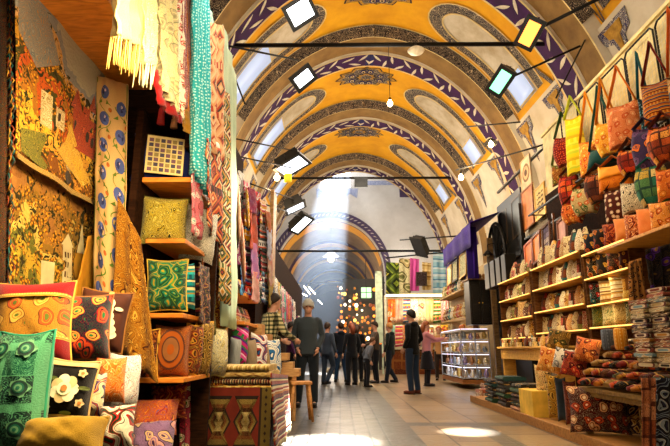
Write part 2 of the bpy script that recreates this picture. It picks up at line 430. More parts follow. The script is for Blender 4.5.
    for i in range(8):
        th = 2 * PI * (i + .5) / 8; cx, cy = .62 * math.cos(th), .36 * math.sin(th)
        for r_, m, o_ in ((.10, 10, .158), (.06, 2, .152), (.035, 9, .148)):
            def cr(x, y, h):
                a = HALF - abs(x) / 4.3; return vp(y0 + 1.45 + y, a if x >= 0 else -a, o_ - h)
            mb.prism([(cx + r_ * math.cos(q * PI / 5), cy + r_ * math.sin(q * PI / 5)) for q in range(10)], cr, 0, .004, m)
    trim(mb, [M_orn, M_yellow, M_cream, M_pod, M_white, M_ornblue, M_gold, M_gold, M_orn, M_dark, M_navy])

# glowing panels at the foot of each lunette, standing for plaster lit by daylight
t = NT('plaster_glow'); M_plaster_glow = t.done(C('#9FB2D8'), .2, emis=C('#B9C6E6'), es=.55)
wn = 0
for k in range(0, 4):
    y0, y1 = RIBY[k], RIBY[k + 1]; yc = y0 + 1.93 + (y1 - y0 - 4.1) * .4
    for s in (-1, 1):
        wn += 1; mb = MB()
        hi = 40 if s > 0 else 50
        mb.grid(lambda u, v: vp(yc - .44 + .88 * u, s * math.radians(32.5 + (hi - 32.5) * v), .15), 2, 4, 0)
        o = mb.build('window_%d' % wn, [M_plaster_glow], kind='structure', solid=.01)
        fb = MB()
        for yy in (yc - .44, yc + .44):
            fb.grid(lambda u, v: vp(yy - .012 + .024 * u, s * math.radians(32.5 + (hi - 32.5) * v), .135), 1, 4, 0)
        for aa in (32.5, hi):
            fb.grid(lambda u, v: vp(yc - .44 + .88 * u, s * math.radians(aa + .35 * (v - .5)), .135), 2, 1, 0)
        fb.build('window_or_glow_frame', [M_cream], o, solid=.01)  # border around the glowing panel

# side walls below the springing
def wall_mb(side):
    mb = MB()
    mb.grid(lambda u, v: (xcen(-3 + 26 * u) + side * 4.0, -3 + 26 * u, 0 + ZC * v), 26, 1, 0, True, 26, ZC, flip=side > 0)
    return mb
M_wall = plaster('bazaar_wall', '#C9B48C', '#A38A60', .9)
wall_mb(1).build('wall_right', [M_wall], kind='structure', solid=.1)
wall_mb(-1).build('wall_left', [M_wall], kind='structure', solid=.1)

# crossing under the skylight, far wall with the next, lower vault
EX, ER, EZ, EY = -.54, 2.9, 4.73, 27.2
M_cross = plaster('crossing_plaster', '#D8D2C8', '#B8AFA2', .5)
wb = MB()
pts = [(-7, 0), (EX - ER, 0)] + [(EX + ER * math.cos(PI - PI * i / 40), EZ + ER * 1.06 * math.sin(PI * i / 40)) for i in range(41)] + [(EX + ER, 0), (8, 0), (8, 13), (-7, 13)]
wb.prism(pts, lambda x, y, h: (x, EY + h, y), 0, .4, 0)
wb.build('wall_far', [M_cross], kind='structure')
sb = MB()
for x0, x1 in ((-7.2, -7.0), (8.0, 8.2)): sb.box(x0, x1, 22.9, EY, 0, 13)
o = sb.build('wall_crossing', [M_cross], kind='structure')
fb = MB()      # wall over the last arch, facing the crossing
pts = [(-7, 13), (-7, 0)] + [(xcen(23) - 4.05, 0)] + [(vp(22.9, va(i / 60), .05).x, vp(22.9, va(i / 60), .05).z) for i in range(61)] + [(xcen(23) + 4.05, 0), (8, 0), (8, 13)]
fb.prism(pts[::-1], lambda x, y, h: (x, 22.95 + h, y), 0, .3, 0)
fb.build('wall_arch', [M_cross], kind='structure')
rb = MB()      # roof of the crossing with its skylight hole
for x0, x1, y0, y1 in ((-7, -1.6, 22.9, EY + .4), (1.9, 8, 22.9, EY + .4), (-1.6, 1.9, 22.9, 24.2), (-1.6, 1.9, 26.9, EY + .4)): rb.box(x0, x1, y0, y1, 12.8, 13)
rb.build('roof', [M_cross], kind='structure')
# bright clerestory window high in the far wall with a painted motif under it
p0, p1 = at(320, 187, Y=EY - .02), at(351, 178, Y=EY - .02)
mb = MB().box(p0.x, p1.x, EY - .06, EY - .01, p0.z, p1.z + .6)
wn += 1; o = mb.build('window_%d' % wn, [glow('#DDE8FF', 5.5, 'daylight_glass')], kind='structure')
mb = MB()
for i in range(6): x = p0.x + (p1.x - p0.x) * i / 5; mb.box(x - .03, x + .03, EY - .1, EY - .06, p0.z, p1.z + .6)
mb.build('window_or_glow_frame', [M_cross], o)
mb = MB(); c = at(337, 193, Y=EY)
pts = [(-1.15, .25), (-1.1, -.3), (-.7, -.05), (-.35, -.3), (0, -.12), (.35, -.3), (.7, -.05), (1.1, -.3), (1.15, .25)]
mb.prism(pts, lambda x, y, h: (c.x + x, EY - h, c.z + y), 0, .02, 0)
c2 = at(380, 183, Y=EY); mb.box(c2.x - .9, c2.x + .9, EY - .02, EY, c2.z - .12, c2.z + .12)
c3 = at(405, 192, Y=EY); mb.box(c3.x - .3, c3.x + .3, EY - .02, EY, c3.z - .3, c3.z + .3, 1)
M_grisaille = orn('faded_blue_motif', '#8189A6', '#C9CAD2', '#A6ABC0', 3)
trim(mb, [M_grisaille, M_purple])
# lower vault beyond
def ev(Y, t, off=0): a = PI * t; return Vector((EX - (ER + off) * math.cos(a), Y, EZ + (ER + off) * 1.06 * math.sin(a)))
mb = MB(); mb.grid(lambda u, v: ev(EY + 35 * v, u, .03), 40, 20, 0, True, 9, 35)
for s in (-1, 1): mb.box(EX + s * ER - .1, EX + s * ER + .1, EY + .4, EY + 35, 0, EZ, 1)
mb.box(EX - ER, EX + ER, EY + 35, EY + 35.2, 0, 8, 1)
mb.build('ceiling_far', [M_far, plain('#2A1C10', .8)], kind='structure')
for i, Y in enumerate((EY - .05, 33, 39, 45, 52)):
    mb = MB()
    mb.grid(lambda u, v: ev(Y + .5 * v, u, -.02 + (.32 * (1 - v) if i == 0 else 0)), 48, 1, 0, True, 9, .4)
    if i == 0: mb.grid(lambda u, v: ev(Y - .03, u, .03 + .36 * v), 48, 1, 0, True, 9, .36)
    else: mb.grid(lambda u, v: ev(Y - .02, u, -.14 + .2 * v), 48, 1, 0, True, 9, .36)
    mb.grid(lambda u, v: ev(Y + .5 + 1.5 * v, .08 + .84 * u, -.02), 48, 1, 1, True, 9, .4)
    if i == 0:
        for q in range(44):
            mb.prism(leafpts(0, 0, .2, .07, .7), lambda x, y, h, q=q: ev(Y - .05 - h, (q + .5) / 44 + x / 9, .2 + y), 0, .01, 2)
    trim(mb, [M_purple, M_yellow, M_leaf])

# floor
t = NT('floor_stone'); v = t.coord('Object')
def bricks(sx, a, b, mo, w=.5, h=.25, rot=0, msz=.012):
    q = t.n('ShaderNodeTexBrick', {'Vector': t.n('ShaderNodeMapping', {0: v, 'Rotation': (0, 0, rot)}).outputs[0], 'Color1': C(a), 'Color2': C(b), 'Mortar': C(mo), 'Scale': sx, 'Mortar Size': msz, 'Brick Width': w, 'Row Height': h, 'Bias': 0.0})
    return q
big = bricks(1.0, '#9E8460', '#7A6244', '#3E3020', .9, .6, HALF)
small = bricks(1.0, '#5E564A', '#3E382F', '#1C1814', .34, .17, HALF, .014)
s = t.n('ShaderNodeSeparateXYZ', {0: v})
x, y = s.outputs[0], s.outputs[1]
left = t.math('LESS_THAN', x, .62)
col = t.mix(left, big.outputs[0], small.outputs[0])
nz = t.n('ShaderNodeTexNoise', {'Vector': v, 'Scale': 2.2, 'Detail': 7, 'Roughness': .7}).outputs[0]
nz2 = t.n('ShaderNodeTexNoise', {'Vector': v, 'Scale': 18, 'Detail': 5}).outputs[0]
for (xa, hw, c) in ((.74, .13, '#50483C'),):
    m = t.math('COMPARE', x, xa, hw); col = t.mix(m, col, C(c))
my = t.math('MULTIPLY', t.math('COMPARE', y, 7.15, .16), t.math('GREATER_THAN', x, .6)); col = t.mix(my, col, C('#574E42'))
mx = t.math('MULTIPLY', t.math('COMPARE', x, 1.75, .12), t.math('LESS_THAN', y, 7.1)); col = t.mix(mx, col, C('#5E5446'))
col = t.mix(1.0, col, t.ramp(nz, [(.3, (.62, .60, .58, 1)), (.7, (1, 1, 1, 1))], 'LINEAR'), 'MULTIPLY')
ht = t.math('SUBTRACT', t.math('MULTIPLY', nz2, .5), t.math('ADD', t.math('MULTIPLY', small.outputs[1], left), t.math('MULTIPLY', big.outputs[1], t.math('SUBTRACT', 1.0, left))))
rg = t.math('ADD', .16, t.math('MULTIPLY', nz, .36))
M_floor = t.done(col, rg, ht, .5, spec=.5)
MB().box(-8, 9, -3, 64, -.2, 0).build('floor', [M_floor], kind='structure')
# ------------------------------------------------------------------ builders for goods
RND = random.Random(7)
SCALE = {'scroll': 2.3, 'paisley': 2.0, 'floral': 1.45}
_tex = textile
def textile(kind, cols, sc=8, *a, **k): return _tex(kind, cols, sc * SCALE.get(kind, 1), *a, **k)
def wob(x, y, s): return math.sin(x * 7.3 + s) * math.cos(y * 5.9 + s * 1.7) + .5 * math.sin(x * 15.1 + y * 11.3 + s * 2.3)
def depth_of(px, py, Y): v = at(px, py, Y=Y); return v.y * math.cos(PITCH) + (v.z - CAM_H) * math.sin(PITCH)
def M_at(loc, rz=0, lean=0, roll=0):
    return Matrix.Translation(Vector(loc)) @ Matrix.Rotation(rz, 4, 'Z') @ Matrix.Rotation(lean, 4, 'X') @ Matrix.Rotation(roll, 4, 'Y')
def cushion(label, loc, w, h, d, mt, rz=0, lean=0, roll=0, group=None, piping=None, tassel=None, name='cushion', cat='cushion', side=None):
    M = M_at(loc, rz, lean, roll); mb = MB(); sd = RND.random() * 9
    def surf(sgn):
        def fn(u, v):
            a, b = 2 * u - 1, 2 * v - 1
            fall = max(0, (1 - abs(a) ** 3)) ** .55 * max(0, (1 - abs(b) ** 3)) ** .55
            x = w / 2 * a * (1 - .09 * (1 - b * b) * abs(a)); z = h / 2 + h / 2 * b * (1 - .09 * (1 - a * a) * abs(b))
            y = sgn * (d / 2 * fall * (1 + .05 * wob(a, b, sd)))
            return Vector((x, y, z))
        return fn
    mb.grid(surf(-1), 18, 18, 0, True, w, h); mb.grid(surf(1), 18, 18, 1 if side else 0, True, w, h, flip=True)
    o = mb.build(name, [mt, side or mt]); o.matrix_world = M; tag(o, label, cat, group)
    if piping or tassel:
        pb = MB(); f = surf(-1)
        ring = [f(i / 12, 0) for i in range(12)] + [f(1, i / 12) for i in range(12)] + [f(1 - i / 12, 1) for i in range(12)] + [f(0, 1 - i / 12) for i in range(13)]
        pb.tube([(p.x, 0, p.z) for p in ring], .006, 6)
        pb.build('piping', piping or tassel, o)
    if tassel:
        for cx in (-1, 1):
            tb = MB(); x = cx * w / 2 * .97
            tb.lathe([(.002, .0), (.009, -.012), (.006, -.022), (.012, -.03), (.016, -.085), (.0, -.085)], 8, c=(x, 0, h * .97))
            tb.build('tassel', tassel, o)
    return o
def cpx(label, box, Y, mt, d=.14, rz=0, lean=.12, **k):
    x0, y0, x1, y1 = box; c = at((x0 + x1) / 2, y1, Y=Y); D = depth_of((x0 + x1) / 2, y1, Y)
    w = (x1 - x0) / F * D / max(.35, math.cos(rz)); h = (y1 - y0) / F * D * .96
    if k.get('name', 'cushion') == 'cushion' and 'roll' not in k: k['roll'] = RND.uniform(-.10, .10); d = d * 1.25
    return cushion(label, c, w, h, d, mt, rz, -lean, group=k.pop('group', None), **k)
def atp(px, py, P, N):
    v = Vector(ray(px, py)); o = Vector((0, 0, CAM_H)); N = Vector(N)
    return o + v * ((Vector(P) - o).dot(N) / v.dot(N))
def cloth(name, label, cat, q, P, N, mt, folds=0, amp=.02, group=None, fringe=None, nu=24, nv=16, back=None, th=.006, rng=.0, extra=None, fl=.06, sag=0):
    """hanging cloth between four picture corners TL, TR, BR, BL on the vertical plane through P with normal N"""
    A, B, Cc, D = [atp(*p, P, N) for p in q]; N = Vector(N).normalized()
    W_ = ((B - A).length + (Cc - D).length) / 2; H_ = ((D - A).length + (Cc - B).length) / 2; sd = RND.random() * 9
    def fn(u, v):
        p = A.lerp(B, u).lerp(D.lerp(Cc, u), v)
        z = amp * math.sin(folds * 2 * PI * u + sd + .6 * math.sin(3 * v + sd)) * (.35 + .65 * v) + .25 * amp * wob(u * 2, v * 3, sd)
        p = p + N * z
        if rng: p.z += rng * math.sin(5 * u + sd) * v
        if sag: p.z -= sag * math.sin(PI * u) * v
        return p
    mb = MB(); mb.grid(lambda u, v: fn(u, 1 - v), max(nu, folds * 8), nv, 0, True, W_, H_)
    o = mb.build(name, [mt], solid=th); tag(o, label, cat, group)
    if fringe:
        fb = MB(); n = int(W_ / .012)
        for i in range(n):
            p = fn((i + .5) / n, 1); e = Vector((RND.uniform(-.006, .006), RND.uniform(-.006, .006), -fl * RND.uniform(.8, 1.1)))
            fb.tube([p, p + e * .5 + Vector((0, 0, 0)), p + e], [.003, .0025, .001], 4)
        fb.build('fringe', fringe, o)
    o['_fn'] = 0; del o['_fn']
    return o, fn, W_, H_
def decal(o, fn, polys, mats, name='woven_picture', off=.006, N=None):
    """flat figures sewn or woven into a cloth: polygons in its u, v frame (v down)"""
    mb = MB()
    for m, pts in polys:
        b = len(mb.v); c = (sum(p[0] for p in pts) / len(pts), sum(p[1] for p in pts) / len(pts))
        for p in [c] + pts: mb.v.append(tuple(fn(*p) + Vector(N) * off))
        for i in range(len(pts)):
            j = (i + 1) % len(pts); mb.face((b, b + 1 + i, b + 1 + j), [tuple(c), tuple(pts[i]), tuple(pts[j])], m)
    return mb.build(name, mats, o)
def circ(cx, cy, rx, ry, n=14): return [(cx + rx * math.cos(2 * PI * i / n), cy + ry * math.sin(2 * PI * i / n)) for i in range(n)]
def rectp(x0, y0, x1, y1): return [(x0, y0), (x1, y0), (x1, y1), (x0, y1)]

def bag(label, hook, w, h, d, mt, strap, rz=-PI / 2, drop=.3, group=None, flap=None, shape='tote', cat='bag', sway=0):
    """shoulder bag hanging by its strap from hook; body is slumped cloth"""
    root = thing('shoulder_bag', label, cat, hook, (0, sway, rz), group); sd = RND.random() * 9
    mb = MB()
    def fn(sgn):
        def g(u, v):
            a, b = 2 * u - 1, v
            ww = {'tote': .86 + .14 * (1 - b), 'sack': .55 + .5 * math.sin(PI * min(1, (1 - b) * .8 + .12)), 'fan': .72 + .34 * (1 - b)}[shape]
            base = (1 - (2 * abs(b - .35)) ** 3 * (.6 if b > .35 else 1.0))
            base = max(.12, base); rd = max(0, 1 - abs(a) ** 3.2) ** .5
            bot = -.03 * (1 - b) * math.cos(a * PI * .9)
            return Vector((w / 2 * a * ww, sgn * d / 2 * base * rd * (1 + .07 * wob(a, b, sd)), -drop - h + h * b + bot * abs(a) * -1 - .04 * (1 - abs(a) ** 2) * (b > .9)))
        return g
    mb.grid(fn(-1), 16, 12, 0, True, w, h); mb.grid(fn(1), 16, 12, 0, True, w, h, flip=True)
    f0, f1 = fn(-1), fn(1)
    mb.grid(lambda u, v: f0(u, 0).lerp(f1(u, 0), v), 16, 2, 0, True, w, d)
    mb.grid(lambda u, v: f1(u, 1).lerp(f0(u, 1), v), 16, 2, 0, True, w, d)
    mb.build('bag_body', [mt], root)
    s = MB(); pts = []
    for i in range(15):
        t = i / 14; x = -w * .40 + w * .80 * t; k = 1 - abs(2 * t - 1) ** 1.6
        pts.append((x * (1 - .85 * k ** .6), 0, -drop - .02 + (drop + .02) * min(1, k ** .55)))
    s.tube(pts, .042, 6, flat=.25); s.build('strap', strap, root)
    if flap:
        fb = MB(); fb.grid(lambda u, v: f0(u, .42 + .58 * v) + Vector((0, -.012, 0)), 14, 6, 0, True, w, h * .5)
        fb.build('flap', flap, root, solid=.006)
    return root
def pouch(label, loc, w, h, d, mt, rz=-PI / 2, lean=.15, group=None, name='pouch', cat='pouch', clasp=None):
    """small purse standing on a shelf: gathered top on a rounded belly"""
    M = M_at(loc, rz, -lean); mb = MB(); sd = RND.random() * 9
    def fn(u, v):
        th = 2 * PI * u; prof = math.sin(PI * (.10 + .84 * (1 - v) ** 1.0)) ** .5 * (1 - .42 * v ** 3)
        x, y = w / 2 * prof * math.cos(th), d / 2 * prof * math.sin(th) * (1 - .6 * v)
        k = 1 + .04 * wob(u * 3, v, sd)
        return Vector((x * k, y * k, h * v))
    mb.grid(fn, 14, 9, 0, True, w * 2, h); mb.grid(lambda u, v: Vector(fn(u, 0)) * v, 14, 1, 0)
    mb.grid(lambda u, v: Vector((0, 0, h)).lerp(fn(u, 1), 1 - v), 14, 1, 0)
    o = mb.build(name, [mt]); o.matrix_world = M; tag(o, label, cat, group)
    if clasp:
        c = MB(); c.tube([(-w * .3, 0, h * .97), (-w * .2, 0, h * 1.12), (w * .2, 0, h * 1.12), (w * .3, 0, h * .97)], .006, 6)
        c.build('handle', clasp, o)
    return o
def folded(label, loc, w, l, t, mt, rz=0, group=None, name='folded_cloth', cat='cloth', edge=None):
    """one folded textile: layers rolled over at the front edge"""
    mb = MB(); sd = RND.random() * 9; n = 10
    def fn(u, v):
        a = 2 * PI * u; c, s = math.cos(a), math.sin(a)
        x = l / 2 * (abs(c) ** .35) * (1 if c > 0 else -1); z = t / 2 + t / 2 * (abs(s) ** .6) * (1 if s > 0 else -1)
        return Vector((-w / 2 + w * v, x + .006 * wob(v, u, sd), z * (1 + .05 * wob(v * 2, 1, sd))))
    mb.grid(fn, 20, 6, 0, True, l * 2, w)
    for v, fl in ((0, 0), (1, 1)):
        mb.grid(lambda u, k: Vector(((-w / 2 + w * v), 0, t / 2)).lerp(fn(u, v), k), 20, 1, 1 if edge else 0, True, l, t, flip=bool(fl))
    o = mb.build(name, [mt, edge or mt]); o.matrix_world = M_at(loc, rz); return tag(o, label, cat, group)
def frame_pic(name, label, cat, q, P, N, fm, pm, group=None, fw=.035, th=.03, art=None, artm=None):
    A, B, Cc, D = [atp(*p, P, N) for p in q]; N = Vector(N).normalized()
    g = lambda u, v, o=0: A.lerp(B, u).lerp(D.lerp(Cc, u), v) + N * o
    W_, H_ = (B - A).length, (D - A).length; a, b = fw / W_, fw / H_
    root = MB(); b0 = 0
    root.prism([(0, 0), (1, 0), (1, 1), (0, 1)], lambda x, y, h: g(x, y, h), 0, th * .5, 0)
    o = root.build(name, [pm]); tag(o, label, cat, group)
    uvl = o.data.uv_layers[0].data
    for l in uvl: l.uv = (l.uv[0] * W_, l.uv[1] * H_)
    fr = MB()
    for x0, y0, x1, y1 in ((0, 0, 1, b), (0, 1 - b, 1, 1), (0, b, a, 1 - b), (1 - a, b, 1, 1 - b)):
        fr.prism([(x0, y0), (x1, y0), (x1, y1), (x0, y1)], lambda x, y, h: g(x, y, h), 0, th, 0)
    fr.build('picture_frame', fm, o)
    if art:
        mb = MB()
        for i, pts in enumerate(art): mb.prism(pts, lambda x, y, h: g(x, y, h), th * .5, th * .5 + .003 * (i + 1), i % len(artm))
        mb.build('picture', artm, o)
    return o
IRON = plain('#1A1715', .5, .6, .4); GREYM = plain('#2C2D2E', .45, .5, .4)
def flood(label, pos, aim, glowm, en, col, size=(.42, .30), roll=0, group=None, lampon=True):
    root = thing('floodlight', label, 'lamp', pos, group=group)
    R = (Vector(aim) - Vector(pos)).to_track_quat('-Z', 'Y').to_matrix().to_4x4() @ Matrix.Rotation(roll, 4, 'Z')
    w, h = size; mb = MB()
    mb.box(-w / 2, w / 2, -h / 2, h / 2, -.02, .14, 0, R)
    for i in range(7):
        x = -w / 2 + .03 + (w - .06) * i / 6; mb.box(x - .006, x + .006, -h / 2 + .03, h / 2 - .03, .14, .24, 0, R)
    for x0, x1, y0, y1 in ((-w / 2 - .05, w / 2 + .05, -h / 2 - .05, -h / 2 + .018), (-w / 2 - .05, w / 2 + .05, h / 2 - .018, h / 2 + .05), (-w / 2 - .05, -w / 2 + .018, -h / 2, h / 2), (w / 2 - .018, w / 2 + .05, -h / 2, h / 2)):
        mb.box(x0, x1, y0, y1, -.045, 0, 0, R)
    mb.build('housing', GREYM, root)
    MB().box(-w / 2 + .012, w / 2 - .012, -h / 2 + .012, h / 2 - .012, -.034, -.022, 0, R).build('glass_front', glowm, root)
    br = MB(); pts = [(-w / 2 - .02, 0, 0), (-w / 2 - .02, 0, .16), (w / 2 + .02, 0, .16), (w / 2 + .02, 0, 0)]
    br.tube([R @ Vector(p) for p in pts], .012, 6); br.build('bracket', IRON, root)
    if en:
        d = (Vector(aim) - Vector(pos)).normalized()
        light('SPOT', Vector(pos) + d * .08, en, col, .15, aim, 120, .6, name='floodlight_light')
    return root
def rod(p, q, r=.022, label='', name='iron_tie_rod', cat='rod', m=None):
    o = MB().tube([p, Vector(p).lerp(Vector(q), .5), q], r, 8).build(name, m or IRON)
    return tag(o, label, cat)

# ------------------------------------------------------------------ people
def fuse(mb, name, mt, parent, vox=.014, smooth=4, M=None):
    tmp = mb.build(name, mt)
    q = tmp.modifiers.new('r', 'REMESH'); q.mode = 'VOXEL'; q.voxel_size = vox; q.use_smooth_shade = True
    q = tmp.modifiers.new('s', 'SMOOTH'); q.factor = .5; q.iterations = smooth
    dg = bpy.context.evaluated_depsgraph_get(); me = bpy.data.meshes.new_from_object(tmp.evaluated_get(dg))
    bpy.data.objects.remove(tmp)
    me.materials.clear(); me.materials.append(mt)
    for p in me.polygons: p.use_smooth = True
    uv = me.uv_layers.new(name='UVMap') if not me.uv_layers else me.uv_layers[0]
    for l in me.loops:
        c = me.vertices[l.vertex_index].co; uv.data[l.index].uv = (math.atan2(c.x, -c.y) * .18, c.z)
    o = bpy.data.objects.new(name, me); COL.objects.link(o); o.parent = parent
    return o
def loft(mb, rings, n=20):
    """rings: (centre, rx, ry)"""
    def fn(u, v):
        i = min(int(v * (len(rings) - 1)), len(rings) - 2); t = v * (len(rings) - 1) - i
        (c0, a0, b0), (c1, a1, b1) = rings[i], rings[i + 1]; th = 2 * PI * u
        c = Vector(c0).lerp(Vector(c1), t); a = a0 + (a1 - a0) * t; b = b0 + (b1 - b0) * t
        return c + Vector((a * math.cos(th), b * math.sin(th), 0))
    mb.grid(fn, n, (len(rings) - 1) * 3); k = len(rings)
    for c, a, b, fl in ((rings[0][0], rings[0][1], rings[0][2], 0), (rings[-1][0], rings[-1][1], rings[-1][2], 1)):
        mb.grid(lambda u, v: Vector(c) + Vector((a * v * math.cos(2 * PI * u), b * v * math.sin(2 * PI * u), 0)), n, 1, flip=bool(fl))
def hand(mb, wr, el, palm_in, s=1, curl=.5):
    wr, el = Vector(wr), Vector(el); d = (wr - el).normalized(); side = Vector(palm_in).normalized()
    side = (side - d * side.dot(d)).normalized(); w = d.cross(side)
    mb.ball(wr + d * .05 * s, (.036 * s, .036 * s, .036 * s), 10)
    M = Matrix((side, w, d)).transposed()
    mb.ball(wr + d * .055 * s, (.018 * s, .042 * s, .055 * s), 12, M=M)
    for i, (o, L) in enumerate(((-.030, .070), (-.010, .080), (.010, .075), (.029, .058))):
        b = wr + d * .09 * s + w * o * s; k = L * s
        c = b + d * k * .5 + side * k * .12 * curl; e = c + d * k * .38 + side * k * .45 * curl
        mb.tube([b - d * .03 * s, b, c, e], [.010 * s, .0095 * s, .0088 * s, .0065 * s], 8)
    t0 = wr + d * .035 * s - w * .032 * s
    mb.tube([t0, t0 + d * .03 * s - w * .02 * s + side * .01, t0 + d * .06 * s - w * .022 * s + side * .022], [.013 * s, .011 * s, .008 * s], 8)
SKIN = plain('#C8947A', .55, noise=.04); SKIN2 = plain('#A56E4C', .55, noise=.04)
def person(label, loc, rz, H=1.75, top='#2B3038', legs='#1E2026', hair='#241812', shoe='#1B1512', sk=SKIN, arms=None, legp=None, lean=0, headturn=0, hat=None, top_m=None, long=0, slim=1.0, vox=.016, girl=False, hood=None, group=None, skirt=None, seat=False, nod=0, hairlong=False):
    root = thing('person', label, 'person', loc, rz, group); s = H / 1.75
    V = lambda x, y, z: Vector((x * s * (slim if abs(x) > .05 and z > .8 else 1), y * s, z * s))
    def L(p):   # bend the upper body forward (towards -y) from the hip
        p = Vector(p)
        if p.z > .95 * s and lean:
            q = p - Vector((0, 0, .95 * s)); q = Matrix.Rotation(lean, 3, 'X') @ q; p = q + Vector((0, 0, .95 * s))
        return p
    arms = arms or {}
    el = {-1: V(*arms.get('el_l', (-.27, .03, 1.13))), 1: V(*arms.get('el_r', (.27, .03, 1.13)))}
    wr = {-1: V(*arms.get('wr_l', (-.28, -.06, .88))), 1: V(*arms.get('wr_r', (.28, -.06, .88)))}
    sh = {i: L(V(i * .175, .01, 1.41)) for i in (-1, 1)}
    legp = legp or {}
    hip = {i: V(i * .095, 0, .92) for i in (-1, 1)}
    kn = {-1: V(*legp.get('kn_l', (-.11, -.02, .50))), 1: V(*legp.get('kn_r', (.11, -.02, .50)))}
    an = {-1: V(*legp.get('an_l', (-.12, .02, .085))), 1: V(*legp.get('an_r', (.12, .02, .085)))}
    hc = L(V(0, -.02, 1.63)); Rh = Matrix.Rotation(headturn, 3, 'Z') @ Matrix.Rotation(nod, 3, 'X')
    tor = lambda g=0: [(L(V(0, .0, .86)), .150 * s + g, .105 * s + g), (L(V(0, 0, .97)), .155 * s * slim + g, .11 * s + g), (L(V(0, -.005, 1.10)), .142 * s * slim + g, .105 * s + g), (L(V(0, -.01, 1.25)), .165 * s * slim + g, .118 * s + g), (L(V(0, 0, 1.36)), .175 * s * slim + g, .105 * s + g), (L(V(0, .005, 1.435)), .125 * s * slim + g, .08 * s + g), (L(V(0, .005, 1.47)), .062 * s + g, .06 * s + g)]
    b = MB(); loft(b, tor())
    b.tube([L(V(0, .01, 1.42)), L(V(0, .0, 1.50)), hc + Rh @ V(0, .01, -.05)], [.066 * s, .062 * s, .06 * s], 12)
    b.ball(hc + Rh @ V(0, .008, .022), (.081 * s, .099 * s, .108 * s), 16, k=12, M=Rh); b.ball(hc + Rh @ V(0, -.022, -.052), (.064 * s, .07 * s, .07 * s), 14, M=Rh)
    b.ball(hc + Rh @ V(0, -.098, -.012), (.013 * s, .02 * s, .022 * s), 8, M=Rh); b.ball(hc + Rh @ V(0, -.085, -.06), (.022 * s, .012 * s, .009 * s), 8, M=Rh)
    for i in (-1, 1):
        b.ball(hc + Rh @ V(i * .079, .012, -.005), (.012 * s, .02 * s, .032 * s), 8, M=Rh)
        b.ball(hc + Rh @ V(i * .03, -.078, .022), (.022 * s, .012 * s, .008 * s), 8, M=Rh)
        b.tube([sh[i], el[i], wr[i]], [.05 * s, .038 * s, .027 * s], 10)
        hand(b, wr[i], el[i], Vector((-i, -.3, 0)), s, arms.get('curl', .6))
        b.tube([hip[i], kn[i], an[i]], [.078 * s, .05 * s, .036 * s], 12)
        b.ball(an[i] + V(0, -.06, -.04), (.04 * s, .12 * s, .04 * s), 10)
    fuse(b, 'body', sk, root, min(vox, .009), 2)
    for i in (-1, 1):
        e = MB().ball(hc + Rh @ V(i * .030, -.088, .006), (.012 * s, .006 * s, .007 * s), 8, M=Rh); e.build('eye', plain('#1A120E', .3), root)
        e = MB().tube([hc + Rh @ V(i * .012, -.093, .026), hc + Rh @ V(i * .034, -.091, .032), hc + Rh @ V(i * .052, -.075, .026)], .005 * s, 6); e.build('eyebrow', plain(hair), root)
        if shoe:
            f = MB(); p = an[i]; z0 = p.z - .085 * s
            f.ball(p + V(0, -.065, -.045), (.048 * s, .145 * s, .042 * s), 14); f.ball(p + V(0, .01, -.03), (.047 * s, .06 * s, .06 * s), 12)
            sh_ = fuse(f, 'shoe', plain(shoe, .5), root, .012, 2)
            q = MB(); n = 16
            q.prism([(p.x + .05 * s * math.cos(2 * PI * j / n), p.y - .055 * s + .148 * s * math.sin(2 * PI * j / n)) for j in range(n)], lambda x, y, h: (x, y, z0 + h), 0, .014, 0)
            q.build('sole', plain('#2A211C', .7), sh_)
    tm = top_m or textile('knit', [top, top], 30)
    c = MB(); g = .016 * s; r = tor(g); r[0] = (L(V(0, 0, .84 - long)), (.158 + .05 * (long > .1)) * s + g, .118 * s + g); loft(c, r)
    for i in (-1, 1):
        k = wr[i].lerp(el[i], .06); c.ball(sh[i] + V(-i * .015, 0, -.015), .072 * s, 12); c.tube([sh[i], sh[i].lerp(el[i], .5), el[i], k], [.067 * s, .062 * s, .054 * s, .040 * s], 12)
    if hood: c.ball(L(V(0, .075, 1.45)), (.12 * s, .07 * s, .06 * s), 12)
    fuse(c, 'jacket' if (hood or long > .05) else 'sweater', tm, root, vox, 3)
    p = MB(); g = .012 * s
    loft(p, [(V(0, 0, .82), .165 * s, .125 * s), (V(0, 0, .93), .16 * s * slim + g, .115 * s + g), (V(0, 0, 1.0), .15 * s * slim + g, .108 * s + g)])
    for i in (-1, 1):
        lo = an[i].lerp(kn[i], -.04); p.tube([hip[i], hip[i].lerp(kn[i], .4), kn[i], kn[i].lerp(an[i], .5), lo], [.102 * s, .097 * s, .078 * s, .068 * s, .062 * s], 12)
    if skirt: loft(p, [(V(0, 0, .45), .24 * s, .2 * s), (V(0, 0, .75), .2 * s, .16 * s), (V(0, 0, .95), .16 * s, .12 * s)])
    fuse(p, 'trousers' if not skirt else 'skirt', textile('knit', [legs, legs], 20), root, vox, 3)
    h = MB()
    hs = 1.1 if hat else 1.0
    def cap(u, v):
        th = 2 * PI * u; ph = v * PI * (.60 if hat else .54)
        front = -math.sin(th)          # front is -y
        ph *= 1 - (.16 if hat else .36) * max(0, front) + (0 if hat else .34 * max(0, -front))
        q = Vector((.088 * math.sin(ph) * math.cos(th), .104 * math.sin(ph) * math.sin(th), .116 * math.cos(ph))) * s * hs * (1 if hat else 1.07)
        return hc + Rh @ (q + V(0, .012, .022))
    h.grid(cap, 20, 10, flip=True)
    if hairlong: h.tube([hc + Rh @ V(0, .05, .06), hc + Rh @ V(0, .10, -.06), hc + Rh @ V(0, .10, -.2)], [.07 * s, .075 * s, .045 * s], 12)
    ho = h.build('knit_cap' if hat else 'hair', textile('knit', [hat, hat], 60) if hat else plain(hair, .6), root, solid=.014 if hat else .008)
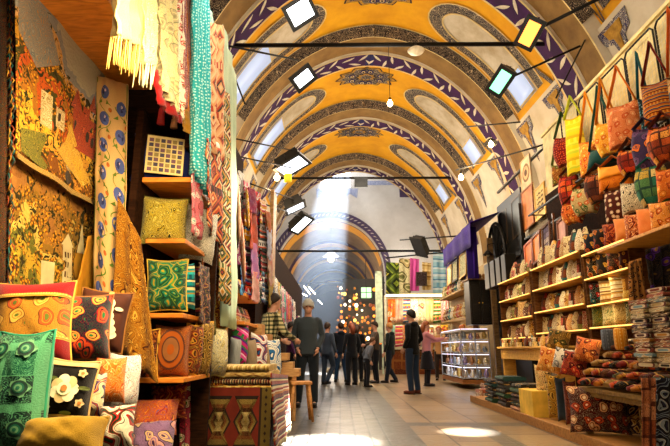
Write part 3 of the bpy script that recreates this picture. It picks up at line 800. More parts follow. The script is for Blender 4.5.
    if hat:
        h2 = MB().ball(hc + Rh @ V(0, .045, -.0), (.07 * s, .075 * s, .11 * s), 12, M=Rh); h2.build('hair', plain(hair), root)
    return root
# ------------------------------------------------------------------ left side: the textile stall
XN = (1, 0, 0); YN = (0, 1, 0)
ORW = wood('#E08C32', '#B4661C', .4); DKW = wood('#2E1A0E', '#180C06', .9, 1, .05); PLW = wood('#C99A5E', '#9C6C38', .5)
GOLDT = plain('#C9982E', .6); CREAMT = plain('#E4D7B0', .8); REDT = plain('#9A1420', .7)
# carcass of the stall
def rectthing(name, label, cat, boxes, m, parts=('panel',), bevel=.004):
    x0 = min(b[0] for b in boxes); y0 = min(b[2] for b in boxes); z0 = min(b[4] for b in boxes)
    root = thing(name, label, cat, (x0, y0, z0))
    for i, b in enumerate(boxes):
        mb = MB().box(b[0] - x0, b[1] - x0, b[2] - y0, b[3] - y0, b[4] - z0, b[5] - z0)
        mb.build(b[6] if len(b) > 6 else 'panel', m if len(b) < 8 else b[7], root, bevel=bevel)
    return root
zc_ = at(108, 74, X=-1.72).z
rectthing('cornice_board', 'wide orange varnished board jutting out above the landscape tapestry', 'shelf', [(-1.82, -1.36, 1.0, 3.72, zc_, zc_ + .03, 'board'), (-1.40, -1.36, 1.0, 3.72, zc_ + .03, zc_ + .28, 'fascia')], ORW)
rectthing('back_panel', 'dark wooden partition behind the hanging tapestries', 'partition', [(-2.1, -1.95, 1.0, 5.4, 0, 4.6, 'panel')], DKW)
z1, z2, z3, z4 = at(150, 182, Y=3.42).z, at(150, 243, Y=3.42).z, at(160, 313, Y=3.42).z, at(150, 378, Y=3.42).z
rectthing('display_shelf', 'orange wooden shelves stacked with cushions at the stall corner', 'shelf',
          [(-1.37, -1.03, 3.42, 4.15, z1 - .0, z1 + .035, 'shelf_board'), (-1.31, -1.04, 3.42, 4.1, z2, z2 + .03, 'shelf_board'),
           (-1.27, -1.02, 3.42, 4.1, z3 - .03, z3, 'shelf_board'), (-1.42, -.99, 3.42, 4.1, z4 - .03, z4, 'shelf_board'),
           (-1.45, -1.40, 3.42, 4.15, 0, 2.6, 'upright', DKW), (-1.40, -1.0, 4.15, 4.19, 0, 2.5, 'back_board', DKW)], ORW)
rectthing('scarf_rack', 'dark wooden frame box above the top shelf where scarves hang', 'rack', [(-1.42, -1.06, 3.5, 4.3, 2.62, 2.66, 'board'), (-1.12, -1.06, 3.5, 4.3, 2.35, 2.62, 'fascia')], DKW)
rectthing('back_panel', 'added dark panel filling the bright gap behind the blue flowered hanging and shelves', 'partition', [(-1.95, -1.46, 4.3, 4.36, 0, 4.4, 'panel')], DKW)  # added to darken the bright gap behind the scarf rack
# tapestries
def landscape(pal, seed):
    t = NT('woven_landscape'); uv = t.coord('UV'); s = t.n('ShaderNodeSeparateXYZ', {0: uv})
    w = t.n('ShaderNodeTexNoise', {'Vector': uv, 'Scale': 2.2 + seed, 'Detail': 4}, noise_dimensions='2D').outputs[0]
    h = t.math('ADD', s.outputs[1], t.math('MULTIPLY', t.math('SUBTRACT', w, .5), 1.0))
    base = t.ramp(h, [(i / len(pal), C(c)) for i, c in enumerate(pal)], 'CONSTANT')
    v2 = t.n('ShaderNodeTexVoronoi', {'Vector': uv, 'Scale': 42}, voronoi_dimensions='2D')
    n2 = t.n('ShaderNodeTexNoise', {'Vector': uv, 'Scale': 16, 'Detail': 4, 'Distortion': 1}, noise_dimensions='2D').outputs[0]
    col = t.mix(t.math('GREATER_THAN', n2, .55), base, t.ramp(v2.outputs['Distance'], [(0, C('#E0A21E')), (.3, C('#8A4E10')), (.55, C('#3C3A12'))]))
    col = t.mix(t.math('GREATER_THAN', h, .78), col, base)
    col = t.mix(t.math('LESS_THAN', n2, .40), col, C('#2E2A10'))
    col = t.mix(t.math('GREATER_THAN', h, .84), col, base)
    return t.done(col, .9, v2.outputs['Distance'], .4)
LS1 = landscape(['#7E4A18', '#C98E2E', '#E0B030', '#A66A1A', '#C2561A', '#4A4416', '#B88428', '#C99A62', '#8C8C88', '#B0A890'], 0)
LS2 = landscape(['#4A4418', '#7C7426', '#C0A030', '#6A6A24', '#D2B454', '#8E6A22', '#A6762C', '#9C6A30', '#8A5A26'], 1)
o, fn, w_, h_ = cloth('tapestry', 'large woven tapestry of a castle with autumn trees and a yellow path', 'tapestry', [(15, -28), (107, 62), (92, 206), (15, 157)], (-1.76, 0, 0), XN, LS1, 2, .012)
o.data.uv_layers[0]
tm = [textile('scroll', a, 5) for a in (['#E9BE3A', '#F0D060', '#C08A1E', '#E0B030', '#B07A1A'], ['#B5451A', '#D86A2A', '#7A2A10', '#C05A20', '#4A1A0A'], ['#E8D8A8', '#D8C080', '#B89A5A', '#F0E4C0', '#8A6A30'], ['#3A2A14', '#5A3A14', '#2A1A0A', '#4A3A1A', '#1A1208'], ['#8A8C88', '#A8A49A', '#C0905A', '#A09A88', '#6E7478'], ['#7A7A2A', '#A09A3A', '#4A4A1A', '#C0A83A', '#3A3A14'])]
decal(o, fn, [(4, [(.02, .02), (.28, .06), (.42, .3), (.2, .42), (.02, .3)]),
  (0, [(.42, .66), (.6, .6), (.75, .74), (.95, .9), (.8, .92), (.55, .85), (.38, .8)]),
  (1, rectp(.62, .48, .92, .72)), (1, [(.58, .48), (.66, .34), (.74, .48)]), (1, rectp(.74, .42, .82, .5)), (1, [(.80, .42), (.86, .3), (.92, .42)]),
  (2, rectp(.25, .52, .36, .72)), (2, rectp(.40, .56, .50, .68)), (3, circ(.66, .58, .02, .035)), (3, circ(.74, .58, .02, .035)), (3, circ(.82, .6, .02, .035)), (3, circ(.88, .62, .02, .035)),
  (3, rectp(.27, .56, .30, .62)), (3, rectp(.42, .59, .45, .64)), (5, [(.05, .82), (.3, .76), (.5, .9), (.3, .97), (.05, .95)]), (3, circ(.62, .92, .05, .04)), (2, circ(.66, .86, .09, .02))], tm, N=(1, 0, 0))
bd = MB()
for e in range(2):
    bd.grid(lambda u, v: fn(u, (.97 + .03 * v) if e == 0 else .025 * v) + Vector((.008, 0, 0)), 20, 1)
bd.grid(lambda u, v: fn(.97 + .03 * u, v) + Vector((.008, 0, 0)), 1, 20)
bd.build('border', textile('stripe', ['#C9A24A', '#5A3A14', '#E0C880'], 20), o)
o, fn, w_, h_ = cloth('tapestry', 'lower landscape tapestry with a pale house among bushes', 'tapestry', [(10, 138), (101, 188), (96, 330), (8, 330)], (-1.84, 0, 0), XN, LS2, 2, .014)
decal(o, fn, [(0, rectp(.50, .48, .62, .78)), (0, [(.48, .48), (.56, .40), (.64, .48)]), (0, rectp(.3, .6, .42, .75)), (1, circ(.78, .6, .12, .13)), (0, [(.7, .5), (.76, .3), (.8, .5)])] +
      [(2, rectp(.52 + .035 * i, .52 + .06 * j, .54 + .035 * i, .555 + .06 * j)) for i in range(3) for j in range(4)] + [(3, [(.2, .86), (.6, .8), (.85, .88), (.6, .95), (.25, .95)])],
      [plain('#E3D6A0', .9), plain('#D8A432', .9), plain('#5A3E18', .9), plain('#1F2A1C', .9)], N=(1, 0, 0))
# fringed throw at the very edge
o, fn, w_, h_ = cloth('fringed_throw', 'dark multicoloured chenille throw with shaggy looped fringe at left edge', 'throw', [(-30, -30), (8, -30), (6, 290), (-30, 300)], (0, 2.55, 0), YN, textile('scroll', ['#2A1A12', '#7A3A14', '#1F4A4A', '#8A6A1E', '#120C08'], 12), 2, .02)
fb = MB()
for i in range(150):
    p = fn(1, i / 150); a = RND.uniform(.02, .055)
    fb.tube([p, p + Vector((a * .6, -.01, .012)), p + Vector((a, -.015, -.012)), p + Vector((a * .7, -.01, -.04))], [.0035, .004, .0035, .002], 5, i % 4)
fb.build('fringe', [plain('#8A3A18'), plain('#B98A2A'), plain('#1F5A58'), plain('#3A2418')], o)
# cream suzani with blue flowers
o, fn, w_, h_ = cloth('suzani_cloth', 'cream hanging embroidered with blue flowers and green vines', 'hanging', [(97, 76), (128, 84), (121, 338), (91, 298)], (0, 3.38, 0), YN, textile('plain', ['#E3C48C', '#D3B078'], 3), 1, .03)
P = []
for i in range(8):
    for j, cx in enumerate((.30, .80)):
        cy = .07 + .122 * i + (.05 if j else 0)
        P += [(0, circ(cx, cy, .15, .032)), (1, circ(cx, cy, .085, .017)), (2, circ(cx + .02, cy - .008, .035, .007)),
              (3, [(cx - .1, cy + .035), (cx - .22, cy + .058), (cx - .08, cy + .052)]), (3, [(cx + .08, cy + .035), (cx + .2, cy + .055), (cx + .06, cy + .055)]), (4, circ(cx + .18, cy + .075, .05, .01))]
        P += [(3, [(cx + .2 * math.sin((cy + k * .012) * 40), cy + k * .012), (cx + .2 * math.sin((cy + k * .012) * 40) + .03, cy + k * .012), (cx + .2 * math.sin((cy + k * .012 + .012) * 40) + .03, cy + k * .012 + .012), (cx + .2 * math.sin((cy + k * .012 + .012) * 40), cy + k * .012 + .012)]) for k in range(9)]
P += [(3, rectp(0, 0, .035, 1)), (3, rectp(.965, 0, 1, 1))]
decal(o, fn, [(m, [(min(.99, max(.01, a)), min(.995, max(.005, b))) for a, b in p]) for m, p in P], [plain('#4A5A9A', .9), plain('#2C3468', .9), plain('#C8B8D0', .9), plain('#5E7A2C', .9), plain('#B0602A', .9)], 'embroidery', N=(0, -1, 0))
cloth('brocade_cloth', 'long gold brown paisley brocade hanging with pointed hem', 'hanging', [(118, 196), (141, 240), (159, 384), (112, 345)], (0, 3.3, 0), YN, textile('scroll', ['#A8741C', '#D8AA4A', '#5E2E0C', '#8E5A18', '#2A1404'], 3.6), 2, .015)
cloth('striped_ribbon', 'folded amber cloth showing beside the blue flowered hanging', 'hanging', [(88, 236), (99, 234), (97, 300), (72, 300)], (-1.70, 0, 0), XN, plain('#C2861E', .8), 1, .01)
# cushions on the shelves
o = cpx('navy cushion with a cream grid of small squares on the top shelf', (134, 132, 191, 184), 3.62, textile('plain', ['#26347A', '#1A245A'], 4), .16, .35, .02, piping=plain('#1E2A66'))
g = MB()
for i in range(6):
    for j in range(7): g.box(-.115 + .04 * i, -.085 + .04 * i, -.128, -.120, .05 + .037 * j, .076 + .037 * j, (i + j) % 3)
g.box(-.13, .13, -.122, -.112, .035, .32, 3); g.build('grid_panel', [plain('#6A4A5A'), plain('#8A7A4A'), plain('#3E3A50'), plain('#CDBB80')], o)
cpx('yellow green cushion with dark leafy scrolls on the second shelf', (140, 193, 184, 245), 3.6, textile('scroll', ['#B8A83A', '#D8CC70', '#2E3A1C', '#6A2A18', '#28280E'], 7), .17, .25, .02, piping=plain('#5E5A20'))
cpx('black and white arabesque cushion at the end of the second shelf', (182, 200, 209, 262), 3.95, textile('scroll', ['#DCDAD0', '#F2EEE0', '#1A1A1A', '#8A8A70', '#14120E'], 8), .16, .8, .02)
cpx('green and teal brocade cushion on the third shelf', (147, 256, 186, 312), 3.6, textile('paisley', ['#1E5A3A', '#2A8A6A', '#C0A030', '#123A2C', '#7AA040'], 7), .17, .25, .02, piping=plain('#C9A63A'))
cpx('turquoise cushion with gold bands pressed beside the green one', (176, 260, 193, 310), 3.75, textile('stripe', ['#1E9AA0', '#E8E0B0', '#0E5E6A', '#3ABCC0', '#C0A040'], 6), .12, .7, .02)
cpx('rust gold paisley cushion with medallion on the fourth shelf', (153, 324, 187, 377), 3.6, textile('scroll', ['#A85E20', '#C88A3A', '#6E2E12', '#8E4A1A', '#4A1E0A'], 12), .15, .2, .02, piping=plain('#7A3E14'))
for i, (b, Y, c1, lab) in enumerate((((118, 328, 157, 380), 3.5, ['#6A2E14', '#9A5A20', '#3A1A0C', '#B07A2A', '#20100A'], 'brown kilim cushion behind the hem of the gold brocade'),
     ((184, 322, 196, 376), 3.75, ['#7A3A18', '#B58A30', '#4A2010', '#A04A1E', '#241008'], 'slim bronze cushion with gold tassels next to the rust paisley one'),
     ((193, 318, 206, 377), 3.95, ['#8A6A2A', '#C0A050', '#4A3A18', '#6A4A1E', '#2A1E0C'], 'slim olive cushion with gold tassels nearest the cream one'))):
    cpx(lab, b, Y, textile('paisley', c1, 9), .11, .9 if i else .1, .02, tassel=GOLDT)
cpx('cream cushion with a grey mandala standing on the folded rugs', (200, 324, 221, 377), 4.75, textile('scroll', ['#DCCF9E', '#C9B878', '#8A9AA8', '#EDE4C0', '#6A6A50'], 4), .2, .95, .1, piping=plain('#B8A45A'))
cpx('black fringed cushion hanging above the rugs beside dark bags', (197, 262, 210, 316), 4.2, textile('stripe', ['#2A1420', '#7A2A3A', '#C0A060', '#101018', '#4A1A4A'], 5), .12, .8, .02)
# niche under the shelves
cpx('orange and pink paisley cushion in the bottom niche', (130, 398, 176, 436), 3.55, textile('scroll', ['#D06A2A', '#E89A4A', '#A03A4A', '#6A6AA0', '#7A2A1A'], 5), .2, .1, .35)
cpx('mauve flowered cushion lying in the bottom niche', (128, 420, 172, 462), 3.35, textile('floral', ['#9A7AA0', '#D8A8A0', '#E0C090', '#5A3A6A', '#3A2A4A'], 7), .2, .0, .5)
cpx('red brocade cushion at the back of the bottom niche', (150, 384, 186, 420), 3.9, textile('paisley', ['#7A1A14', '#B03A20', '#D09A3A', '#3A0A0A', '#C0602A'], 9), .15, .2, .1)
cloth('tassel_garland', 'pink and white tasselled garland hanging beside the rug stack', 'garland', [(178, 380), (190, 380), (189, 450), (179, 450)], (0, 4.05, 0), YN, textile('floral', ['#A02A4A', '#E0D8B0', '#D84A5A', '#5A7A3A', '#3A1018'], 9), 2, .02, fringe=plain('#D8A030'))
cloth('tassel_garland', 'cream and green tasselled garland touching the big rug', 'garland', [(189, 372), (200, 372), (199, 450), (190, 450)], (0, 4.25, 0), YN, textile('floral', ['#D8D0A0', '#8A9A3A', '#E8E4C8', '#5A6A2A', '#3A3A18'], 10), 2, .02, fringe=plain('#E0B040'))
# heap of cushions in the corner, on a stepped bench
rectthing('display_bench', 'stepped dark wooden bench under the corner heap of cushions', 'bench', [(-1.9, -1.2, 2.42, 2.95, 0, .78, 'step'), (-1.9, -1.1, 2.1, 2.42, 0, .54, 'step'), (-1.7, -.9, 1.55, 2.1, 0, .38, 'step')], DKW)
cpx('brown cushion painted with a white robed dancer', (72, 286, 119, 352), 2.85, plain('#4A2414', .8, noise=.2), .2, .35, .1, piping=plain('#8A5A20'))
dn = bpy.data.objects[-1] if False else None
o = cpx('dark floral cushion with green trellis and orange blossoms', (48, 290, 104, 362), 2.6, textile('floral', ['#151A30', '#D85A2A', '#E0A04A', '#2E7A4A', '#8A1A2A'], 7.5), .22, .45, .12, piping=plain('#8A5A30'))
o = cpx('red and gold cushion with a wide band of embroidered roses', (-6, 276, 66, 368), 2.35, textile('floral', ['#B98A34', '#C2602E', '#D9B45A', '#6A7A34', '#7A4A1E'], 8), .24, .30, .12, piping=plain('#C9A040'))
def band_on(o, w, h, d, z0, z1, m, name='velvet_band'):
    mb = MB()
    def f(u, v):
        a = 2 * u - 1; z = z0 + (z1 - z0) * v; b = (z - .5) * 2
        fall = max(0, (1 - abs(a) ** 3)) ** .55 * max(0, (1 - abs(b) ** 3)) ** .55
        return Vector((w / 2 * a * (1 - .09 * (1 - b * b) * abs(a)), -(d / 2 * fall) * 1.03 - .004, h / 2 + h / 2 * b * (1 - .09 * (1 - a * a) * abs(b))))
    mb.grid(f, 18, 5, 0, True, w, h * (z1 - z0)); mb.build(name, m, o)
def dims(o): xs = [v.co for v in o.data.vertices]; return max(c.x for c in xs) * 2, max(c.z for c in xs), max(c.y for c in xs) * 2
w_, h_, d_ = dims(o)
REDV = textile('plain', ['#A8141C', '#7A0C14'], 6)
band_on(o, w_, h_, d_, .80, .99, REDV); band_on(o, w_, h_, d_, .01, .26, REDV)
band_on(o, w_, h_, d_, .755, .80, textile('stripe', ['#C9A040', '#7A5A1A', '#E0C070'], 30), 'braid'); band_on(o, w_, h_, d_, .26, .31, textile('stripe', ['#C9A040', '#7A5A1A', '#E0C070'], 30), 'braid')
o = cpx('black cushion with a large white rose inside a gold border', (38, 358, 84, 424), 2.22, textile('plain', ['#100E10', '#1E1A18'], 4), .16, .35, .16, piping=plain('#C9A66A'))
w_, h_, d_ = dims(o); mb = MB()
def cs(x, z, off=.006):   # point on the front of a cushion, x z in -1..1
    fall = max(0, (1 - abs(x) ** 3)) ** .55 * max(0, (1 - abs(z) ** 3)) ** .55
    return Vector((w_ / 2 * x, -(d_ / 2 * fall) - off, h_ / 2 + h_ / 2 * z))
def disc(mb, cx, cz, rx, rz_, m, off=.006, lob=0, n=18):
    b = len(mb.v); mb.v.append(tuple(cs(cx, cz, off)))
    for i in range(n):
        a = 2 * PI * i / n; k = 1 + lob * math.cos(5 * a); mb.v.append(tuple(cs(max(-.97, min(.97, cx + rx * k * math.cos(a))), max(-.97, min(.97, cz + rz_ * k * math.sin(a))), off)))
    for i in range(n): mb.face((b, b + 1 + i, b + 1 + (i + 1) % n), [(0, 0)] * 3, m)
for i in range(7):
    a = 2 * PI * i / 7; disc(mb, -.05 + .32 * math.cos(a), .0 + .26 * math.sin(a), .22, .18, i % 2, .006 + .001 * i)
disc(mb, -.05, 0, .26, .2, 0, .016); disc(mb, -.05, 0, .12, .1, 2, .02)
for cx, cz in ((.6, -.4), (-.6, -.55), (.5, .5)): disc(mb, cx, cz, .16, .12, 1, .008, .2); disc(mb, cx, cz, .07, .05, 2, .011)
for cx, cz in ((-.6, .3), (.15, -.7), (.65, .05)): disc(mb, cx, cz, .22, .06, 3, .007)
mb.build('rose_embroidery', [plain('#E8DEC0'), plain('#CDB98A'), plain('#B0763A'), plain('#5E6A34')], o)
band_on(o, w_, h_, d_, .88, .97, plain('#C9AE78', .8), 'gold_border'); band_on(o, w_, h_, d_, .03, .10, plain('#C9AE78', .8), 'gold_border')
cpx('black and cream cushion embroidered with tulips', (74, 372, 101, 418), 2.35, textile('paisley', ['#E2D2B0', '#5A3A7A', '#D06A2A', '#1A1418', '#C9B88A'], 7), .14, .45, .16)
cpx('orange ikat cushion behind the tulip cushion', (96, 356, 122, 404), 2.55, textile('scroll', ['#D8741A', '#F0A040', '#E8C890', '#A04A10', '#6E2A0A'], 8), .14, .5, .14)
cpx('white cushion with red and blue leaves by the gold hanging', (108, 352, 131, 412), 2.75, textile('scroll', ['#DDE0DC', '#EDEAE0', '#A0341E', '#2A4A7A', '#7A8A9A'], 9), .14, .8, .1)
cpx('white black and red ikat cushion right of the corner heap', (98, 404, 132, 452), 2.25, textile('paisley', ['#D8D4C0', '#A82A1E', '#1E4A2A', '#E8E2CE', '#1A1A18'], 7), .16, .3, .3)
cpx('plump gold satin cushion lying along the bottom left', (14, 418, 100, 462), 1.98, textile('plain', ['#B89A3A', '#8E7220'], 9), .2, .1, .45, piping=plain('#8A6A1E'))
o = cpx('green velvet patchwork cushion with appliqued squares at left edge', (-14, 326, 40, 460), 2.0, textile('patch', ['#0E4A3A', '#15604A', '#0A3A34', '#1E7A5E', '#5AA07A'], 9), .2, .15, .08, piping=plain('#2A8A6A'))
w_, h_, d_ = dims(o)
for r_ in range(3):
    for c_ in range(2):
        cx, cz = -.42 + .84 * c_, .66 - .6 * r_; mb = MB()
        for k, (rx, m) in enumerate(((.30, 1), (.25, 0), (.17, 2), (.12, 1), (.06, 2))): disc(mb, cx, cz, rx, rx * .45, m, .004 + .002 * k, .16 if k == 0 else 0)
        mb.build('applique', [plain('#0A342C'), plain('#5E9A70'), plain('#12604A')], o)
# figure on the brown cushion
o = [x for x in bpy.data.objects if x.get('label', '').startswith('brown cushion painted')][0]
w_, h_, d_ = dims(o); mb = MB()
disc(mb, .2, .68, .12, .09, 1, .006); disc(mb, .2, .80, .1, .09, 2, .008)
for z, r in ((.45, .18), (.25, .16), (.05, .22), (-.15, .3), (-.35, .38), (-.5, .44)): disc(mb, .25, z, r, .16, 0, .006)
disc(mb, -.12, .4, .2, .06, 0, .008); disc(mb, .6, .3, .16, .06, 0, .008); disc(mb, -.1, -.6, .2, .14, 3, .01); disc(mb, -.4, .0, .2, .4, 4, .005)
mb.build('painted_figure', [plain('#E8DEB8'), plain('#D8A070'), plain('#C2A060'), plain('#7A8A3A'), plain('#C2701A')], o)

o = [x for x in bpy.data.objects if x.get('label', '').startswith('rust gold paisley cushion')][0]
w_, h_, d_ = dims(o); mb = MB()
for r_, m in ((.78, 0), (.70, 1), (.5, 0), (.44, 2), (.2, 1)): disc(mb, 0, .05, r_, r_, m, .004 + .003 * (1 - r_), .0, 28)
mb.build('medallion', [plain('#4A220C'), textile('scroll', ['#A85E20', '#D09A4A', '#6E2E12', '#8E4A1A', '#4A1E0A'], 30), plain('#8A5420')], o)
# ------------------------------------------------------------------ left side: scarves and kilims hanging along the aisle
XS = -1.04
PX = (XS, 0, 0)
def hang(label, x0, x1, t0, t1, b0, b1, mt, folds=3, amp=.025, X=XS, name='scarf', cat='scarf', group='scarves hanging in a row over the aisle', oblique=.0, **k):
    P = (X, 0, 0)
    return cloth(name, label, cat, [(x0, t0), (x1, t1), (x1 + k.pop('dx1', 0), b1), (x0 + k.pop('dx0', 0), b0)], P, (1, oblique, 0), mt, folds, amp, group, **k)
hang('golden yellow fringed shawl, first of the hanging row from the left', 112, 142, -60, -40, 34, 48, textile('plain', ['#CDB068', '#DCC890'], 5), 3, .03, X=-1.0, fringe=plain('#D9B860'), fl=.16)
hang('pale green shawl with long cream fringe next to the golden one', 140, 154, -40, -30, 62, 66, textile('scroll', ['#BFC79A', '#D8DCB8', '#9AAA78', '#CDD4A8', '#8A9A6A'], 9), 3, .03, X=-1.0, fringe=plain('#DCDDB0'), fl=.14)
hang('dark green scarf with blue peacock feathers squeezed behind its neighbours', 151, 160, -30, -28, 60, 66, textile('paisley', ['#5E6E3A', '#2A6A6A', '#C0B870', '#1E4A4A', '#8A8A3A'], 9), 2, .02, X=-1.06)
hang('cream scarf with faint grey flowers reaching down to the red velvet', 157, 175, -30, -25, 82, 112, textile('floral', ['#D9CFA2', '#B8B090', '#C9B88A', '#A09A78', '#8E9072'], 7), 3, .03, X=-1.02)
hang('white scarf strewn with small red flowers', 171, 183, -25, -20, 104, 122, textile('floral', ['#E8E0D0', '#B8343A', '#C85A4A', '#7A8A5A', '#C0B8A8'], 11), 3, .025)
hang('mauve and purple patterned scarf between the white and the orange one', 181, 188, -20, -18, 104, 112, textile('scroll', ['#9A6A7A', '#C8A0A0', '#6A3A5A', '#C09A4A', '#7A3A4A'], 9), 2, .02)
hang('orange and rust patterned scarf left of the turquoise one', 185, 193, -18, -15, 110, 124, textile('scroll', ['#C8762A', '#E0A860', '#9A4A3A', '#E8C890', '#7A2E1E'], 8), 2, .02)
hang('long turquoise sequinned scarf', 191, 208, -15, -10, 170, 196, textile('dots', ['#35B4C0', '#A8E4E4', '#F0F8F0'], 22), 4, .03, X=-1.0)
hang('aqua and white gauze scarf beside the turquoise one', 203, 213, -10, 18, 80, 84, textile('scroll', ['#A8D8D0', '#E4EEE0', '#7ABCC0', '#D0E4D8', '#90B8A8'], 9), 2, .02, X=-1.06)
hang('peach kilim strip with dark arrows hanging from a red knot', 208, 224, 22, 26, 150, 168, textile('kilim', ['#D8A070', '#E8C098', '#B0482A', '#3A3430', '#E0B488'], 5, asp=1), 2, .03, X=-1.0, name='kilim_runner', cat='kilim', group=None)
hang('orange and black kilim runner with a rounded lower end', 205, 220, 138, 150, 226, 244, textile('kilim', ['#C2501E', '#E89A50', '#241A18', '#E8D0A0', '#7A1E14'], 5), 1, .03, X=-.98, name='kilim_runner', cat='kilim', group=None)
hang('narrow kilim with brown and yellow zigzag bands below a knot', 220, 230, 84, 96, 300, 306, textile('kilim', ['#3A2A22', '#D09A3A', '#E8D8B0', '#A8341E', '#6A7A3A'], 6), 2, .02, X=-1.0, name='kilim_runner', cat='kilim', group=None)
hang('pale aqua gauze curtain hanging at the outer end of the row', 224, 236, 24, 80, 326, 330, textile('plain', ['#B8D0B8', '#D8E4C8'], 6), 3, .03, X=-1.05, name='gauze_curtain', cat='curtain', group=None)
hang('pink and white flowered scarf under the turquoise one', 191, 202, 164, 178, 232, 240, textile('floral', ['#D87A8A', '#E8E0D8', '#C0404A', '#8AB0A8', '#8A2A3A'], 10), 2, .02, X=-1.02)
hang('long red carpet strip hanging behind the orange kilim', 200, 212, 176, 190, 268, 272, textile('scroll', ['#9A3A1E', '#D08A4A', '#4A1A10', '#C8A050', '#2A100A'], 7), 1, .02, X=-1.08, name='carpet_strip', cat='carpet', group=None)
hang('olive and black leafy textile below the pink flowered scarf', 206, 214, 226, 240, 330, 336, textile('scroll', ['#6A6A2A', '#C0B040', '#1A1A18', '#D8D0A0', '#10100C'], 7), 2, .02, X=-1.12)
hang('dark plum embroidered strip beside the olive leafy textile', 198, 208, 262, 268, 322, 328, textile('paisley', ['#2A1428', '#6A2A4A', '#C08A4A', '#14101E', '#8A7A3A'], 8), 1, .02, X=-1.0)
hang('multicoloured ikat strip hanging between kilims and gauze curtain', 216, 226, 160, 174, 268, 270, textile('scroll', ['#B84A2A', '#E0A860', '#2A5A5A', '#E8D8B0', '#4A1A14'], 6), 2, .02, X=-1.06)
# rolled carpets standing upright
def rolled(label, px, top, bot, Y, r, mt, tilt=0):
    c = at(px, bot, Y=Y); z = at(px, top, Y=Y).z; c.z = 0.0
    mb = MB(); n = 12
    mb.tube([(tilt * i / n, 0, z * i / n) for i in range(n + 1)], r, 16)
    sp = [(.9 * r * (1 - k / 40) * math.cos(k * .6), .9 * r * (1 - k / 40) * math.sin(k * .6), z + .004) for k in range(36)]
    o = mb.build('rolled_carpet', [mt]); o.location = c; tag(o, label, 'carpet')
    uv = o.data.uv_layers[0].data
    for l in uv: l.uv = (l.uv[0] * 10, l.uv[1])
    MB().tube([(p[0] + tilt, p[1], p[2]) for p in sp], .006, 5).build('roll_edge', [plain('#C9A870')], o)
rolled('tall gold and rust rolled carpet standing behind the cream cushion', 220, 214, 372, 4.98, .085, textile('paisley', ['#8A4A14', '#C8922A', '#5A2A0E', '#D8B050', '#3A180A'], 6), -.06)
rolled('dark red rolled carpet standing left of the gold one', 208, 300, 372, 5.2, .05, textile('paisley', ['#5A1410', '#9A2A1A', '#2A0A08', '#C07A3A', '#1A0806'], 6))
# things hanging off the rack over the top shelf
cloth('velvet_bag', 'folded crimson velvet cloth draped over the edge of the rack', 'cloth', [(151, 66), (172, 82), (183, 124), (158, 104)], (-1.03, 0, 0), XN, REDV, 2, .02)
cloth('mustard_cloth', 'mustard yellow cloth folded over the rack end', 'cloth', [(181, 108), (196, 112), (197, 144), (185, 130)], (-1.03, 0, 0), XN, textile('plain', ['#B88A1E', '#8E6612'], 6), 2, .015)
for i, (x, y0, y1, c, lab) in enumerate(((163, 96, 124, '#B8323A', 'red silk tassel hanging over the navy cushion'), (175, 112, 128, '#C89068', 'small beige tassel hanging over the navy cushion'), (190, 140, 172, '#1E3E9A', 'blue silk tassel with gold cord at the shelf corner'), (198, 142, 170, '#2AA0B8', 'turquoise silk tassel at the shelf corner'))):
    Y = 3.44 + .12 * i; p, q = at(x, y0, Y=Y), at(x, y1, Y=Y); h = p.z - q.z; mb = MB()
    mb.lathe([(.003, 0), (.003, -h * .2), (.014, -h * .24), (.018, -h * .34), (.011, -h * .4), (.02, -h * .5), (.028, -h), (.0, -h)], 10)
    o = mb.build('tassel', [plain(c, .6)], loc=p); tag(o, lab, 'tassel')
# ------------------------------------------------------------------ rug stack
KIL = textile('kilim', ['#5A1A10', '#8A2A18', '#B08A3A', '#2A1A12', '#C8AE68'], 3.2)
YR = 4.9
p, q = at(201, 388, Y=YR), at(272, 388, Y=YR); zt = p.z
RS = rectthing('rug_bench', 'low bench hidden beneath the big draped rug', 'bench', [(p.x + .02, q.x - .02, YR + .03, 6.0, 0, zt - .02, 'bench_top')], DKW)
def rugdrape():
    mb = MB(); x0, x1 = p.x, q.x
    def front(u, v):
        zz = zt * (1 - v); bul = 0; return Vector((x0 + (x1 - x0) * u, YR - .02 - bul * .6 - .05 * v, zz + .02 - .03 * 0))
    mb.grid(lambda u, v: front(u, 1 - v), 24, 16, 0, True, x1 - x0, zt)
    return mb, front
mb, fr = rugdrape()
mb.grid(lambda u, v: Vector((p.x + (q.x - p.x) * u, YR - .02 + 1.05 * v, zt + .02)), 12, 12, 0, True, .7, 1.0)
def side(u, v): return Vector((q.x + .01 + .05 * v + .015 * math.sin(14 * u) * v, YR - .02 + 1.05 * u, zt + .02 - (zt - .1) * v))
mb.grid(lambda u, v: side(u, 1 - v), 20, 10, 0, True, 1.0, zt)
o = mb.build('draped_rug', [KIL], solid=.012); tag(o, 'large dark red and gold rug with geometric lozenges draped over the bench', 'rug')
